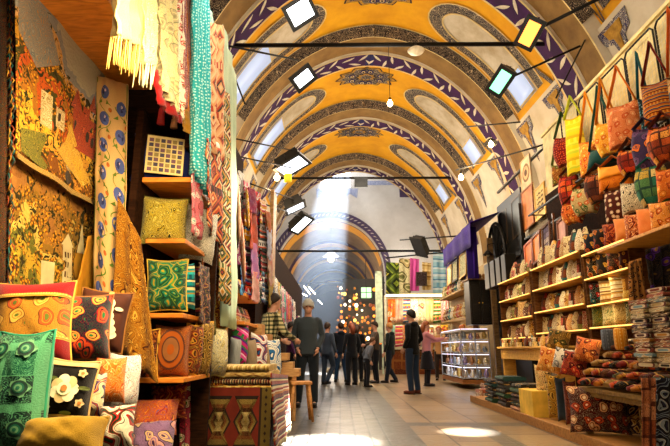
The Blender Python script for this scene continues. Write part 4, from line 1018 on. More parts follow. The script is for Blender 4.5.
# bold woven figures on the front of the rug
def fig(polys, mats, nm, off=.014):
    m_ = MB()
    for m, pts in polys:
        b = len(m_.v)
        for a in pts: m_.v.append(tuple(fr(*a) + Vector((0, -off, 0))))
        m_.face([b + i for i in range(len(pts))][::-1], [tuple(a) for a in pts], m)
    m_.build(nm, mats, o)
pl = []
pl.append((0, rectp(.0, .02, .07, 1))); pl.append((1, rectp(.07, .02, .10, 1))); pl.append((2, rectp(.10, .02, .84, .98))); pl.append((1, rectp(.84, .02, .87, 1))); pl.append((3, rectp(.87, .02, 1, 1)))
fig(pl, [plain('#6E5A22', .95), plain('#2A1A10', .95), plain('#6A2214', .95), plain('#5A4A1E', .95)], 'rug_field', .010)
pl = []
for cx in (.29, .66):
    for k, (rx, ry, m) in enumerate(((.17, .36, 1), (.145, .31, 0), (.11, .24, 2), (.085, .19, 1), (.06, .13, 3), (.03, .07, 0))):
        pts = [(cx - rx, .5), (cx - rx * .35, .5 - ry * .62), (cx - rx, .5 - ry), (cx + rx, .5 - ry), (cx + rx * .35, .5 - ry * .62), (cx + rx, .5), (cx + rx * .35, .5 + ry * .62), (cx + rx, .5 + ry), (cx - rx, .5 + ry), (cx - rx * .35, .5 + ry * .62)]
        c = (cx, .5)
        for i in range(10): pl.append((m, [c, pts[i], pts[(i + 1) % 10]]))
for i in range(9):
    for x in (.035, .93): pl.append((1, [(x - .02, .06 + .1 * i), (x, .03 + .1 * i), (x + .02, .06 + .1 * i), (x, .09 + .1 * i)]))
fig(pl, [plain('#B0924A', .95), plain('#241810', .95), plain('#8A3A22', .95), plain('#C8B070', .95)], 'woven_pattern', .013)
# folded rugs on top: three of them
zz = zt + .03
for i, (t_, m, lab) in enumerate(((.05, textile('stripe', ['#1E1614', '#C8B080', '#8A2A1E', '#E0D0A0', '#3A3A3A'], 14), 'thin black striped rug folded directly on the draped rug'),
        (.06, textile('kilim', ['#C0A060', '#E0CC90', '#8A5A2A', '#5A3A1A', '#D8BC78'], 6), 'tan folded rug in the middle of the folded pile'),
        (.05, textile('stripe', ['#D0B878', '#B0904A', '#8A6A2E', '#E4D4A0', '#C8A860'], 12), 'pale gold folded rug on top of the pile'))):
    folded(lab, ((p.x + q.x) / 2 - .02, YR + .30, zz), q.x - p.x + .08 - .05 * i, .62, t_, m, 0, 'folded rugs on the rug stack', 'folded_rug', 'rug', plain('#B89A5A')); zz += t_ + .004
# side kilim with fringe
o, fn, a_, b_ = cloth('side_kilim', 'red and cream kilim hanging off the aisle side of the rug stack', 'kilim', [(270, 373), (287, 375), (290, 425), (274, 452)], (q.x + .09, 0, 0), XN, textile('stripe', ['#9A2E1E', '#E0D0A8', '#1E2A3A', '#C8843A', '#E8DCC0'], 5, rot=0), 2, .015, fringe=plain('#D8CCA8'))
rectthing('rug_bench', 'low bench behind the rug stack carrying the striped cushions', 'bench', [(-1.6, -.74, 6.12, 7.1, 0, .52, 'bench_top')], DKW)
0 and folded('red folded kilim hanging low beside the stepped stand', (-.86, 6.9, .53), .5, .9, .05, textile('stripe', ['#A83A2A', '#D8C8A0', '#3A4A6A', '#C07A3A', '#E8DCC0'], 8), PI / 2, None, 'folded_rug', 'rug')
# cushions lined up on the bench behind
cpx('slate grey cushion in front of the pink and purple ikat one', (228, 336, 238, 374), 6.2, textile('plain', ['#A8A8A0', '#8A8C88'], 4), .14, .55, .08)
cpx('magenta purple and green ikat cushion', (231, 322, 244, 367), 6.3, textile('stripe', ['#B01E6A', '#5A1E7A', '#2E7A3A', '#E060A0', '#E8C0D0'], 4, rot=.5), .16, .8, .08)
cpx('taupe cushion leaning in front of the blue red ikat one', (246, 338, 256, 374), 6.5, textile('plain', ['#A08C70', '#84725A'], 4), .14, .7, .08)
cpx('blue white and red ikat cushion', (250, 332, 264, 372), 6.62, textile('paisley', ['#E0DCD0', '#B03A2A', '#2A5A8A', '#E8E4D8', '#2A2A3A'], 3), .16, .8, .08)
cpx('taupe cushion just behind the red ikat one', (262, 344, 270, 376), 6.85, textile('plain', ['#A8906C', '#8A744F'], 4), .14, .6, .08)
cpx('cream cushion with big blue ogee rings', (264, 338, 280, 376), 6.95, textile('paisley', ['#E4DEC8', '#2A6A98', '#EDE8D8', '#3A80A8', '#2A5A80'], 2.6), .18, .7, .08)
cpx('flat black cushion lying on the folded rugs', (216, 366, 246, 374), 5.35, textile('plain', ['#1C1A1A', '#101010'], 4), .3, .2, .0)
# stepped stand of pale wood
sp = []
for i, (x0, x1, yt, Y) in enumerate(((236, 262, 324, 7.2), (252, 270, 334, 7.25), (262, 278, 344, 7.3), (276, 288, 353, 7.35), (282, 293, 362, 7.4))):
    a, b = at(x0, yt, Y=Y), at(x1, yt, Y=Y); sp.append((a.x, b.x, Y, Y + .3, a.z - .10, a.z, 'step'))
a, b = at(278, 369, Y=7.4), at(299, 369, Y=7.4); sp.append((a.x, b.x, 7.4, 7.75, a.z - .10, a.z, 'step')); zl = a.z - .1
for x in (a.x + .06, b.x - .10): sp.append((x, x + .06, 7.42, 7.48, 0, zl, 'leg'))
sp.append((sp[0][0], sp[0][1], 7.2, 7.5, 0, sp[0][4], 'post')); sp.append((sp[0][1], b.x - .1, 7.68, 7.74, 0, zl, 'back_rail'))
rectthing('stepped_display_stand', 'pale wooden stepped stand rising beside the man in plaid', 'stand', sp, PLW)
# stool
c = at(300, 421, Z=0); S = thing('wooden_stool', 'small rustic wooden stool standing in the aisle before the man in grey', 'stool', (c.x, c.y, 0), .2)
hs = at(300, 381, Y=c.y).z
mb = MB(); mb.box(-.145, .145, -.12, .12, hs - .045, hs); mb.build('seat', [wood('#D09450', '#9A6430', .5, 2)], S, bevel=.012)
for sx in (-1, 1):
    for sy in (-1, 1):
        mb = MB().tube([(sx * .10, sy * .08, hs - .04), (sx * .155, sy * .13, 0)], [.024, .019], 8); mb.build('leg', [wood('#C88C4C', '#94602E', .5, 2)], S)
    mb = MB().tube([(sx * .138, -.115, .16), (sx * .138, .115, .16)], .013, 6); mb.build('stretcher', [wood('#C88C4C', '#94602E', .5, 2)], S)
# ------------------------------------------------------------------ string of small garments further down the left side
pal = ['#E8E4E0', '#1E2A6A', '#C8202A', '#1A1A1E', '#E0A818', '#E88AA0', '#2A7A4A', '#D8D0C0', '#3A5AB0', '#E8601E', '#B01A2A', '#101014', '#F0E8E0', '#5A9AC0', '#8A2A6A', '#D83A4A']
nm = {'#E8E4E0': 'white', '#1E2A6A': 'navy', '#C8202A': 'red', '#1A1A1E': 'black', '#E0A818': 'yellow', '#E88AA0': 'pink', '#2A7A4A': 'green', '#D8D0C0': 'beige', '#3A5AB0': 'blue', '#E8601E': 'orange', '#B01A2A': 'crimson', '#101014': 'black', '#F0E8E0': 'white', '#5A9AC0': 'sky blue', '#8A2A6A': 'purple', '#D83A4A': 'coral'}
R2 = random.Random(3); kk = 0
for row, (ya, yb) in enumerate(((172, 205), (198, 238), (232, 268), (262, 298))):
    for col in range(6):
        x = 238 + col * 5.4 + row * .8; top = ya + col * 7 * (1 - row / 4.5) + R2.uniform(-3, 3); bot = yb + col * 5 * (1 - row / 4) + R2.uniform(-4, 4)
        c = pal[(kk * 5 + row) % 16]; c2 = pal[(kk * 7 + 3) % 16]
        kind = ('floral', 'stripe', 'plain')[kk % 3]
        lab = '%s %s garment hanging in %s row, %s' % (nm[c], {'floral': 'flowered', 'stripe': 'striped', 'plain': 'plain'}[kind], ('the top', 'the second', 'the third', 'the lowest')[row], ('nearest the aurora end', 'second along', 'third along', 'fourth along', 'fifth along', 'farthest along')[col].replace('aurora ', 'gauze curtain '))
        X = -1.18 + .05 * (kk % 3)
        cloth('hanging_garment', lab, 'garment', [(x, top), (x + 5.5, top + 3), (x + 7 - 3 * (kk % 2), bot + 3), (x - 1 + 2 * (kk % 2), bot)], (X, 0, 0), (1, 0, 0), textile(kind, [c, c2, '#E8E0D8', pal[(kk + 6) % 16], '#1A1A20'], 4), 1, .03, 'small garments strung up on the left')
        kk += 1
for i, (x, y, r, c, lab) in enumerate(((237, 205, 1.0, '#D8A890', 'pink braided straw fan hanging nearest the gauze curtain'), (247, 208, .6, '#C8A018', 'yellow and black straw fan on the garment string'), (242, 250, .9, '#D89A80', 'peach straw fan under the pink braided one'))):
    c0 = at(x, y, X=-1.08); mb = MB(); mb.lathe([(.0, .0), (.05 * r, .012), (.11 * r, .0), (.17 * r, .014), (.2 * r, 0), (.0, -.01)], 18, M=Matrix.Diagonal((1, 1, 1, 1)))
    o = mb.build('straw_fan', [textile('dots', [c, '#F0D8C8', '#8A3A4A'], 8)], loc=c0, rot=(0, PI / 2 - .1, .3)); o.scale = (2.1, 1.0, 1); tag(o, lab, 'fan')
# stall front beneath the garments
rectthing('sloping_plank', 'tall pale plank leaning out from the left stall', 'plank', [(-1.18, -1.12, 8.5, 8.9, 2.0, 3.6, 'plank')], PLW)
rectthing('stall_partition', 'dark partition wall behind the left stalls farther down the aisle', 'partition', [(-1.9, -1.82, 5.5, 9.3, 0, 4.4, 'panel'), (-2.1, -1.5, 9.3, 9.38, 0, 3.4, 'panel'), (-1.66, -1.6, 9.4, 22.2, 0, 3.4, 'panel')], DKW)
a = at(240, 292, Y=6.3)
rectthing('counter_shelf', 'orange lit shelf of embroidered slippers under the garments', 'shelf', [(-1.75, -1.12, 6.2, 7.2, 1.55, 1.59, 'shelf_board'), (-1.75, -1.12, 6.2, 7.2, 1.22, 1.26, 'shelf_board'), (-1.78, -1.75, 6.2, 7.2, .52, 1.9, 'back_board')], ORW)
kk = 0
for r_, z in enumerate((1.262, 1.592)):
    for i in range(9):
        pouch('%s embroidered pouch on the %s board under the garments, %s from the near end' % (('red', 'gold', 'cream', 'green', 'rose', 'orange', 'violet', 'teal', 'white')[(i * 4 + r_ * 2) % 9], ('lower', 'upper')[r_], ('first', 'second', 'third', 'fourth', 'fifth', 'sixth', 'seventh', 'eighth', 'ninth')[i]),
              (-1.24, 6.27 + .105 * i, z), .13, .2, .1, textile('floral', [('#A8241E', '#C8962A', '#E0D4A8', '#2A6A3A', '#C85A6A', '#D0661E', '#6A3A8A', '#1E7A7A', '#E8E4DC')[(i * 4 + r_ * 2) % 9], '#E8C870', '#D04A3A', '#F0E8D0', '#3A1A10'], 9), PI / 2, group='pouches under the garment string')
light('AREA', (-1.3, 7.1, 1.95), 22, (1, .8, .5), .3, (-1.3, 7.1, 1.2), sizey=1.5, name='shelf_light')
light('AREA', (-.35, 3.3, 3.6), 16, (1, .86, .62), .8, (-1.6, 3.6, 1.6), sizey=1.2, name='stall_fill')  # unseen fill added to brighten the hanging textiles
light('AREA', (-.45, 1.7, 2.2), 105, (1, .72, .38), .7, (-1.6, 2.6, 1.0), sizey=.7, name='stall_fill')  # unseen warm fill added for the golden tone of the corner
light('POINT', (-1.15, 2.3, 2.05), 9, (1, .72, .38), .12, name='stall_fill')  # unseen point added to light the cornice underside and tapestry
light('POINT', (-.55, 2.5, 1.15), 5, (1, .76, .45), .15, name='stall_fill')  # unseen point added to brighten the corner cushions
light('AREA', (-.3, 5.0, 2.6), 34, (1, .86, .62), .6, (-1.2, 5.4, 1.0), sizey=.6, name='stall_fill')  # unseen fill added over the kilims
c = at(214, 147, Y=4.0)
S = thing('spotlight', 'small white dome lamp shining between the hanging kilims', 'lamp', c)
MB().lathe([(.0, .06), (.02, .055), (.045, .02), (.055, -.03), (.05, -.03), (.03, .0)], 14).build('lamp_shade', [plain('#E8E8E0', .4)], S)
MB().ball((0, 0, -.02), .03, 10).build('bulb', [glow('#FFF0D0', 12)], S); MB().tube([(0, 0, .05), (0, .02, .3), (-.05, .05, .7)], .005, 5).build('cord', [IRON], S)
# ------------------------------------------------------------------ right side
XP = 3.62
zt_ = (at(665, 28, X=XP).z + at(566, 100, X=XP).z) / 2
rectthing('display_board', 'long cream board along the right stalls behind the wire grids', 'board', [(XP, XP + .05, 3.2, 8.7, .0, zt_, 'panel'), (XP - .03, XP + .08, 3.2, 8.7, zt_, zt_ + .05, 'rail'), (XP - .05, XP, 3.2, 8.7, .0, at(640, 128, X=XP).z, 'lower_panel', DKW)], plain('#D8C48A', .7))
mb = MB()
for i in range(20): mb.box(4.0 + .012 * (i % 2), 4.06, 8.7, 10.78, .2 * i + .0, .2 * i + .19)
o = mb.build('siding_wall', [wood('#8A7A5E', '#5E5038', .7)]); tag(o, 'greyish horizontal plank siding behind the framed pictures', 'siding')
rectthing('stall_partition', 'dark upright partition at the far end of the right stalls', 'partition', [(3.76, 4.9, 12.62, 12.7, 0, 3.6, 'panel')], DKW)
for k, (xa, xb, ya, yb, lab) in enumerate(((624, 652, 53, 27, 'fourth wire grid panel along the board, above the peach bag'), (600, 623, 80, 55, 'third wire grid panel along the board'), (578, 598, 100, 81, 'second wire grid panel along the board'), (560, 576, 115, 101, 'farthest wire grid panel at the end of the board'), (654, 690, 22, -12, 'nearest wire grid panel at the top right corner'))):
    p, q = at(xa, ya, X=XP - .07), at(xb, yb, X=XP - .07); z1_ = max(p.z, q.z) - .02; z0_ = z1_ - 1.35; y0, y1 = q.y, p.y
    R = thing('wire_grid_panel', lab, 'display grid', (XP - .07, y0, z0_)); H_, W_ = z1_ - z0_, y1 - y0
    r = .05; fr_ = [(0, r, 0), (0, W_ - r, 0), (0, W_, r), (0, W_, H_ - r), (0, W_ - r, H_), (0, r, H_), (0, 0, H_ - r), (0, 0, r), (0, r, 0)]
    MB().tube(fr_, .013, 6).build('panel_frame', [IRON], R)
    mb = MB()
    for i in range(1, int(W_ / .06)): mb.tube([(0, .06 * i, 0), (0, .06 * i, H_)], .003, 4, cap=False)
    for i in range(1, int(H_ / .06)): mb.tube([(0, 0, .06 * i), (0, W_, .06 * i)], .003, 4, cap=False)
    mb.build('wire_mesh', [plain('#C9C0A0', .4, .3)], R)
# bags: (x, strap top, body top, body bottom, body width px, shape, kind, cols, scale, strap colour, X, label, flap)
BG = [
 (561, 112, 137, 165, 19, 'sack', 'dots', ['#7A1A14', '#C84A2A', '#E0A040'], 14, '#3A5A2A', 3.3, 'dark red dotted sling bag with a green strap, farthest on the grids', None),
 (570, 96, 118, 172, 17, 'fan', 'stripe', ['#D8C81E', '#B8C838', '#E8D84A', '#C0A818', '#E8C020'], 3, '#C8D838', 3.25, 'lime yellow sunburst bag with a lime strap', None),
 (585, 92, 142, 174, 22, 'tote', 'floral', ['#E0901E', '#F0C040', '#D0541A', '#F0E0B0', '#B0401A'], 9, '#F0A81E', 3.25, 'golden orange embroidered tote below the yellow orange strap', None),
 (600, 78, 124, 156, 19, 'sack', 'floral', ['#E8A81E', '#F0D050', '#D0641A', '#E8E0A0', '#B8741A'], 8, '#E89A1E', 3.2, 'yellow gathered bag with a red base', None),
 (597, 86, 150, 168, 30, 'fan', 'plain', ['#1E5A5A', '#124444'], 4, '#1E6A6A', 3.3, 'dark teal bag seen under the yellow gathered one', None),
 (616, 66, 106, 146, 26, 'tote', 'floral', ['#E0844A', '#F0A870', '#D0602A', '#F0C890', '#C05A2A'], 7, '#F08A1E', 3.2, 'large peach orange embroidered tote with a broad orange strap', None),
 (636, 52, 100, 142, 9, 'tote', 'dots', ['#142A2E', '#2A7A8A', '#D8D0B0'], 12, '#2A7A8A', 3.25, 'narrow black beaded bag with a teal strap', None),
 (649, 42, 84, 122, 24, 'tote', 'stripe', ['#B8641E', '#1E4A6A', '#D8A040', '#7A2A14', '#E0B050'], 9, '#8A2414', 3.1, 'brown bag with blue and ochre bands on a dark red strap', None),
 (668, 8, 78, 122, 20, 'tote', 'patch', ['#D8B070', '#3A4A5A', '#C87A2A', '#E8D8A0', '#5A3A1A'], 10, '#F0781E', 3.05, 'cream and grey printed bag on a bright orange strap at the right edge', None),
 (628, 138, 148, 172, 20, 'sack', 'patch', ['#C84A1A', '#E0802A', '#8A2A14', '#D8A03A', '#5A1A0A'], 10, '#5A2A14', 3.0, 'orange red patchwork bag left of the purple one', None),
 (643, 118, 126, 170, 22, 'sack', 'floral', ['#3A2A5A', '#6A4A7A', '#C8742A', '#2A1E44', '#1A142A'], 6, '#2A1E4A', 2.98, 'purple embroidered bag in the middle of the second tier', None),
 (661, 112, 124, 160, 26, 'sack', 'patch', ['#B85A1E', '#D88A3A', '#8A3A14', '#E0A850', '#4A1E0A'], 10, '#6A2A10', 2.92, 'rust quilted bag right of the purple one', None),
 (612, 156, 164, 188, 26, 'tote', 'dots', ['#E08A1E', '#D0701A', '#F0A030'], 8, '#B86A1E', 3.05, 'plain amber flap bag in the second tier', '#E8961E'),
 (596, 164, 172, 200, 22, 'sack', 'patch', ['#8A4A1E', '#B8642A', '#5A2A14', '#C88A3A', '#3A1A0C'], 8, '#5A2A14', 3.08, 'brown gathered bag left of the amber flap bag', None),
 (648, 158, 164, 202, 24, 'sack', 'patch', ['#2A7A6A', '#C0A84A', '#5A8A5A', '#D8C88A', '#1E4A44'], 8, '#1E7A7A', 2.95, 'teal and sand drawstring bag in the third tier', None),
 (666, 158, 166, 196, 20, 'tote', 'floral', ['#D0741E', '#E8A040', '#A84A1A', '#F0C070', '#7A3010'], 8, '#8A3A14', 2.9, 'ochre embroidered bag at the right edge of the third tier', None),
 (631, 172, 180, 210, 21, 'tote', 'scroll', ['#E0D8C0', '#1A1614', '#E8E0C8', '#2A221C', '#141010'], 6, '#2A221C', 3.0, 'black and white lettered bag beside the teal drawstring bag', None),
 (614, 180, 188, 218, 20, 'tote', 'dots', ['#5A2416', '#D8C0A0', '#F0E4D0'], 7, '#4A1C10', 3.02, 'brown bag with white dots', None),
 (583, 180, 186, 212, 22, 'sack', 'floral', ['#C0A878', '#2A6A3A', '#D8541E', '#F0E0B0', '#6A8A3A'], 7, '#7A5A1E', 3.12, 'cream bag with green and orange flowers', None),
 (567, 168, 174, 206, 17, 'sack', 'patch', ['#C8401A', '#E06A2A', '#9A2A14', '#E0903A', '#5A1A0A'], 9, '#5A1A10', 3.2, 'flame orange patch bag at the far end of the second tier', None),
 (571, 196, 202, 222, 18, 'sack', 'floral', ['#D06A1E', '#E8A03A', '#8A3A1A', '#F0D080', '#5A2A10'], 8, '#6A3414', 3.15, 'orange quilted bag directly above the shelf row', None),
 (556, 142, 164, 184, 13, 'tote', 'floral', ['#A8641E', '#6A8A2A', '#D8A040', '#E8D080', '#4A2A10'], 8, '#6A7A2A', 3.35, 'small green and ochre bag beside the framed pictures', None),
]
SC_ = {'floral': 1.0, 'patch': 1.3}
for (x, s0, b0, b1, wpx, shp, kd, cols, sc, stc, X, lab, fl) in BG:
    hk = at(x, s0, X=X + .12); D = hk.y * math.cos(PITCH) + (hk.z - CAM_H) * math.sin(PITCH)
    bag(lab, hk, wpx / F * D * 1.25, (b1 - b0) / F * D * 1.08, wpx / F * D * .6, textile(kd, cols, sc * SC_.get(kd, 1)), textile('plain', [stc, stc], 5), -PI / 2 + .75, (b0 - s0) / F * D, 'cloth bags hanging on the right stalls', plain(fl) if fl else None, shp)
# hook rail that carries the lower tiers
zz = at(640, 120, X=3.15).z
for i, (X, px, py) in enumerate(((3.25, 600, 160), (3.15, 590, 196))):
    z = at(px, py, X=X).z
    rectthing('hanging_rail', ('upper', 'lower')[i] + ' dark steel rail carrying the middle tiers of bags', 'rail', [(X + .1, X + .13, 3.6, 9.0, z, z + .03, 'bar')] + [(X + .1, XP, yy, yy + .02, z, z + .02, 'arm') for yy in (4.2, 5.8, 7.4, 8.9)], IRON)
# ---- wooden shelving with lit edges
DKW2 = wood('#6A4420', '#3E2410', .85, 1, .1)
LED = glow('#FFC860', 2.6, 'led_strip')
def unit(lab, X, pxa, pxb, ys, depth, names='shelf_board', cols=None, tall=None):
    """open shelf unit: ys = picture heights of each board at its near corner pxb"""
    Yn, Yf = at(pxb, 300, X=X).y, at(pxa, 300, X=X).y; zs = [at(pxb, y, X=X).z for y in ys]
    bx = [(X, X + depth, Yn, Yf, z, z + .025, 'shelf_board') for z in zs]
    bx += [(X + .02, X + depth, Yn - .02, Yn, min(zs) - .3, max(zs) + .03, 'side_panel', DKW2), (X + .02, X + depth, Yf, Yf + .02, min(zs) - .3, max(zs) + .03, 'side_panel', DKW2), (X + depth, X + depth + .02, Yn, Yf, min(zs) - .3, max(zs) + .1, 'back_board', DKW2)]
    R = rectthing('shelving_unit', lab, 'shelves', bx, wood('#D09A44', '#A06A24', .5))
    for z in zs[:4]:
        MB().box(X - .015 - R.location.x, X - R.location.x, 0.02, Yf - Yn - .02, z + .008 - R.location.z, z + .018 - R.location.z).build('led_strip', [LED], R)
        light('AREA', (X + .02, (Yn + Yf) / 2, z - .012), 2.2 * (Yf - Yn), (1, .78, .42), .04, (X + .12, (Yn + Yf) / 2, z - 1), sizey=Yf - Yn - .1, name='led_light')
    return Yn, Yf, zs
UA = unit('pale lit shelving full of small purses, nearer the bags', 3.0, 533, 583, (250, 277, 305, 331), .30)
UB = unit('lower lit shelving at the far end of the right stalls', 3.05, 499, 530, (272, 294, 317, 338), .28)
PC = {'gold': '#C89A3A', 'cream': '#E0D0A0', 'tan': '#B08040', 'ivory': '#E8E0C8', 'amber': '#D08A2A', 'red': '#A8301E', 'teal': '#2A7A7A', 'rose': '#C86A5A', 'olive': '#8A8A3A', 'brown': '#6A3A1A'}
PN = list(PC); ORD = ['first', 'second', 'third', 'fourth', 'fifth', 'sixth', 'seventh', 'eighth', 'ninth', 'tenth', 'eleventh', 'twelfth']
R4 = random.Random(11)
def stock(U, X, where, n, hts, seed):
    Yn, Yf, zs = U
    for r_, z in enumerate(zs):
        for i in range(n):
            c = PN[(i * 3 + r_ * 4 + seed) % 10] if (i + r_) % 3 else ('cream', 'gold', 'ivory')[i % 3]
            kd = ('floral', 'scroll', 'patch')[(i + r_ + seed) % 3]; y = Yn + (Yf - Yn) * (i + .5) / n; h = hts[r_] * R4.uniform(.85, 1.1)
            ww = (Yf - Yn) / n * .9
            if (i + r_ * 2) % 4 == 3:
                cushion('%s flat purse on the %s board of the %s, %s from near end' % (c, ('top', 'second', 'third', 'bottom')[r_], where, ORD[i]), (X + .13, y, z + .027), ww, h, .05, textile(kd, [PC[c], '#E8D8A0', '#8A4A1E', '#F0E8D0', '#4A2A14'], 8), -PI / 2 + .5, -.15, group='small purses on the lit shelves', name='flat_purse', cat='purse')
            else:
                pouch('%s gathered purse on the %s board of the %s, %s from near end' % (c, ('top', 'second', 'third', 'bottom')[r_], where, ORD[i]), (X + .13, y, z + .026), min(ww, .22), h, .1, textile(kd, [PC[c], '#E8D8A0', '#8A4A1E', '#F0E8D0', '#4A2A14'], 8), -PI / 2 + .3, group='small purses on the lit shelves')
stock(UA, 3.0, 'nearer lit shelving', 10, (.34, .3, .27, .24), 0)
stock(UB, 3.05, 'far lit shelving', 7, (.32, .3, .3, .26), 5)
UC = unit('shelving of larger evening bags right of the lit purses', 2.95, 586, 632, (238, 268, 300, 326), .42)
for r_, (z, row) in enumerate(zip(UC[2], (
   [('dark navy bag with orange embroidery', ['#141A2A', '#E0781E', '#D8A03A', '#2A3A5A', '#0E1018'], 'floral'), ('charcoal bag strewn with russet roses', ['#1E1410', '#A8401E', '#C87A2A', '#3A2416', '#120C08'], 'floral'), ('rust bag with fish scale pattern', ['#7A2A14', '#B8501E', '#D88A3A', '#5A1A0C', '#2A0E08'], 'paisley'), ('peach satin bag with a pointed top', ['#D88A4A', '#E8A868', '#C8743A', '#F0C08A', '#A85A24'], 'plain')],
   [('orange and black beadwork bag', ['#1A1410', '#E0781E', '#F0A030', '#2A1A10', '#D8C080'], 'floral'), ('black bag with dense gold roses', ['#1C1610', '#8A5A1E', '#C89A3A', '#3A2A14', '#0E0A08'], 'floral'), ('dark bag with copper blossoms', ['#2A1A12', '#B8602A', '#8A3A1A', '#D89A4A', '#160E0A'], 'floral'), ('maroon bag with small gold stars', ['#4A1410', '#D8A03A', '#7A2A1E', '#C8742A', '#2A0A08'], 'dots')],
   [('black teal and red flowered bag', ['#14181A', '#1E8A8A', '#C8301E', '#D8D0B0', '#0C0E10'], 'floral'), ('cream and brown striped bag', ['#E0CC90', '#8A5A24', '#F0E4B8', '#C89A4A', '#6A3A14'], 'stripe'), ('ivory bag with vertical gold bands', ['#E8DCB0', '#B88A3A', '#F0E8C8', '#D0A850', '#8A6424'], 'stripe'), ('golden quilted bag', ['#D8A83A', '#E8C860', '#B0822A', '#F0D880', '#8A5A1A'], 'patch')],
   [('green bag with gold leaves', ['#2A5A2A', '#C8A83A', '#4A7A3A', '#E0D080', '#163A1A'], 'scroll'), ('cream bag with green arabesques', ['#E0D4A0', '#4A7A4A', '#C8B060', '#F0E8C0', '#2A4A2A'], 'scroll'), ('sand bag with brown arabesques', ['#D8C080', '#8A6A2A', '#E8D8A0', '#B89040', '#5A3A14'], 'scroll'), ('dark green bag with cream scrolls', ['#1E3A24', '#D8CC90', '#3A5A34', '#E8E0B0', '#10241A'], 'scroll')]))):
    for i, (nm_, cols, kd) in enumerate(row[::-1]):
        y = UC[0] + (UC[1] - UC[0]) * (i + .5) / 4
        cushion('%s on the %s board of the evening bag shelving' % (nm_, ('top', 'second', 'third', 'bottom')[r_]), (3.1, y, z + .027), .34, .27, .15, textile(kd, cols, 7), -PI / 2 + .7, -.05, group='evening bags on shelves', name='evening_bag', cat='bag')
# slanting top shelf board along the bags
z = at(630, 243, X=2.85).z
rectthing('long_shelf_board', 'bare pine board running above the dark display at the right edge', 'shelf', [(2.8, 3.3, 3.9, 5.6, z, z + .03, 'board')], wood('#D09A44', '#A06A24', .5))
for i, (x, c, lab) in enumerate(((636, '#8A2E14', 'rust fish scale bag standing on the bare pine board'), (650, '#D87A3A', 'peach bag standing on the bare pine board'), (664, '#D8963A', 'golden bag standing at the near end of the bare pine board'))):
    c0 = at(x, 240, X=3.0); cushion(lab, (3.05, c0.y, z + .032), .3, .32, .16, textile(('paisley', 'plain', 'floral')[i], [c, '#E0A060', '#B8501E', '#F0D0A0', '#4A1A0A'], 8), -PI / 2 + .6, -.05, group='bags on the pine board', name='evening_bag', cat='bag')
# ---- framed pictures on the siding
BF = plain('#3A2A1A', .4); OF_ = wood('#B0641E', '#7A3A10', .4); GF = plain('#C8962E', .4, .5)
PS = (3.95, 0, 0); NXN = (-1, 0, 0)
def art_m(c, sc=6, kd='scroll'): return textile(kd, c, sc)
frame_pic('framed_picture', 'narrow dark framed blue miniature, farthest left of the pictures', 'picture', [(499, 214), (507, 208), (509, 243), (501, 248)], PS, NXN, BF, art_m(['#7A8A9A', '#B0B8B0', '#3A3A44', '#C8C0A0', '#20202A']))
frame_pic('framed_picture', 'dark framed panel with purple and red miniatures', 'picture', [(512, 202), (520, 194), (523, 232), (514, 240)], PS, NXN, BF, art_m(['#3A2A3A', '#8A3A3A', '#B0A08A', '#5A4A6A', '#18141C'], 9, 'patch'))
frame_pic('framed_picture', 'tall orange framed blank copper panel', 'picture', [(522, 193), (533, 182), (535, 223), (524, 233)], PS, NXN, OF_, plain('#C8763A', .6))
frame_pic('framed_picture', 'pale framed picture of a round rosette, topmost on the siding', 'picture', [(521, 163), (530, 153), (533, 183), (523, 192)], PS, NXN, plain('#C8A878', .5), plain('#D8B890', .7), fw=.02,
          art=[circ(.5, .5, .36, .30, 24), circ(.5, .5, .26, .22, 16), circ(.5, .5, .14, .11, 12)], artm=[plain('#7A5A34'), plain('#C89A6A'), plain('#5A3A20')])
frame_pic('framed_picture', 'gold framed sheet of calligraphy', 'picture', [(535, 191), (545, 181), (547, 213), (537, 222)], PS, NXN, GF, plain('#D8B870', .7), fw=.03,
          art=[[(.2 + .1 * k, y + .03 * math.sin(k * 2)) for k in range(7)] + [(.8 - .1 * k, y + .04 + .03 * math.sin(k * 3)) for k in range(7)] for y in (.2, .34, .48, .62, .76)], artm=[plain('#6A4A1E')])
frame_pic('framed_picture', 'gold framed pale manuscript page nearest the bags', 'picture', [(547, 188), (557, 177), (560, 204), (549, 213)], PS, NXN, GF, art_m(['#D8BC88', '#C8A468', '#E0CCA0', '#A88450', '#C8A878'], 7))
P2 = (3.6, 0, 0)
frame_pic('lacquered_picture', 'bright orange lacquered panel left of its twin', 'picture', [(525, 246), (533, 238), (534, 263), (527, 269)], (3.2, 0, 0), NXN, plain('#B0501A', .4), plain('#E0781E', .4))
frame_pic('lacquered_picture', 'bright orange lacquered panel with a dark top edge nearer the mosaic', 'picture', [(533, 238), (541, 229), (542, 259), (535, 265)], (3.2, 0, 0), NXN, plain('#7A3A14', .4), plain('#E8861E', .4))
frame_pic('framed_picture', 'lilac mosaic panel standing on the top shelf', 'picture', [(543, 228), (551, 220), (552, 254), (545, 261)], (3.2, 0, 0), NXN, plain('#5A3A2A'), art_m(['#9A8AA0', '#C8B8B0', '#6A5A7A', '#D8CCC0', '#4A3A4A'], 12, 'patch'))
frame_pic('framed_picture', 'dusty pink panel right of the small lute', 'picture', [(558, 222), (567, 213), (569, 246), (560, 253)], (3.2, 0, 0), NXN, plain('#7A4A34'), plain('#C8968A', .6))
c = at(555, 256, X=3.2); S = thing('small_lute', 'small golden long necked lute propped between two panels', 'lute', c, (0, .12, -PI / 2))
MB().ball((0, 0, .12), (.075, .05, .12), 14).build('lute_bowl', [plain('#D8A02E', .35)], S); MB().tube([(0, 0, .2), (0, 0, .58)], [.014, .010], 8).build('neck', [plain('#7A4A1E', .4)], S); MB().box(-.02, .02, -.015, .015, .56, .64).build('peg_head', [plain('#5A2E12', .4)], S)
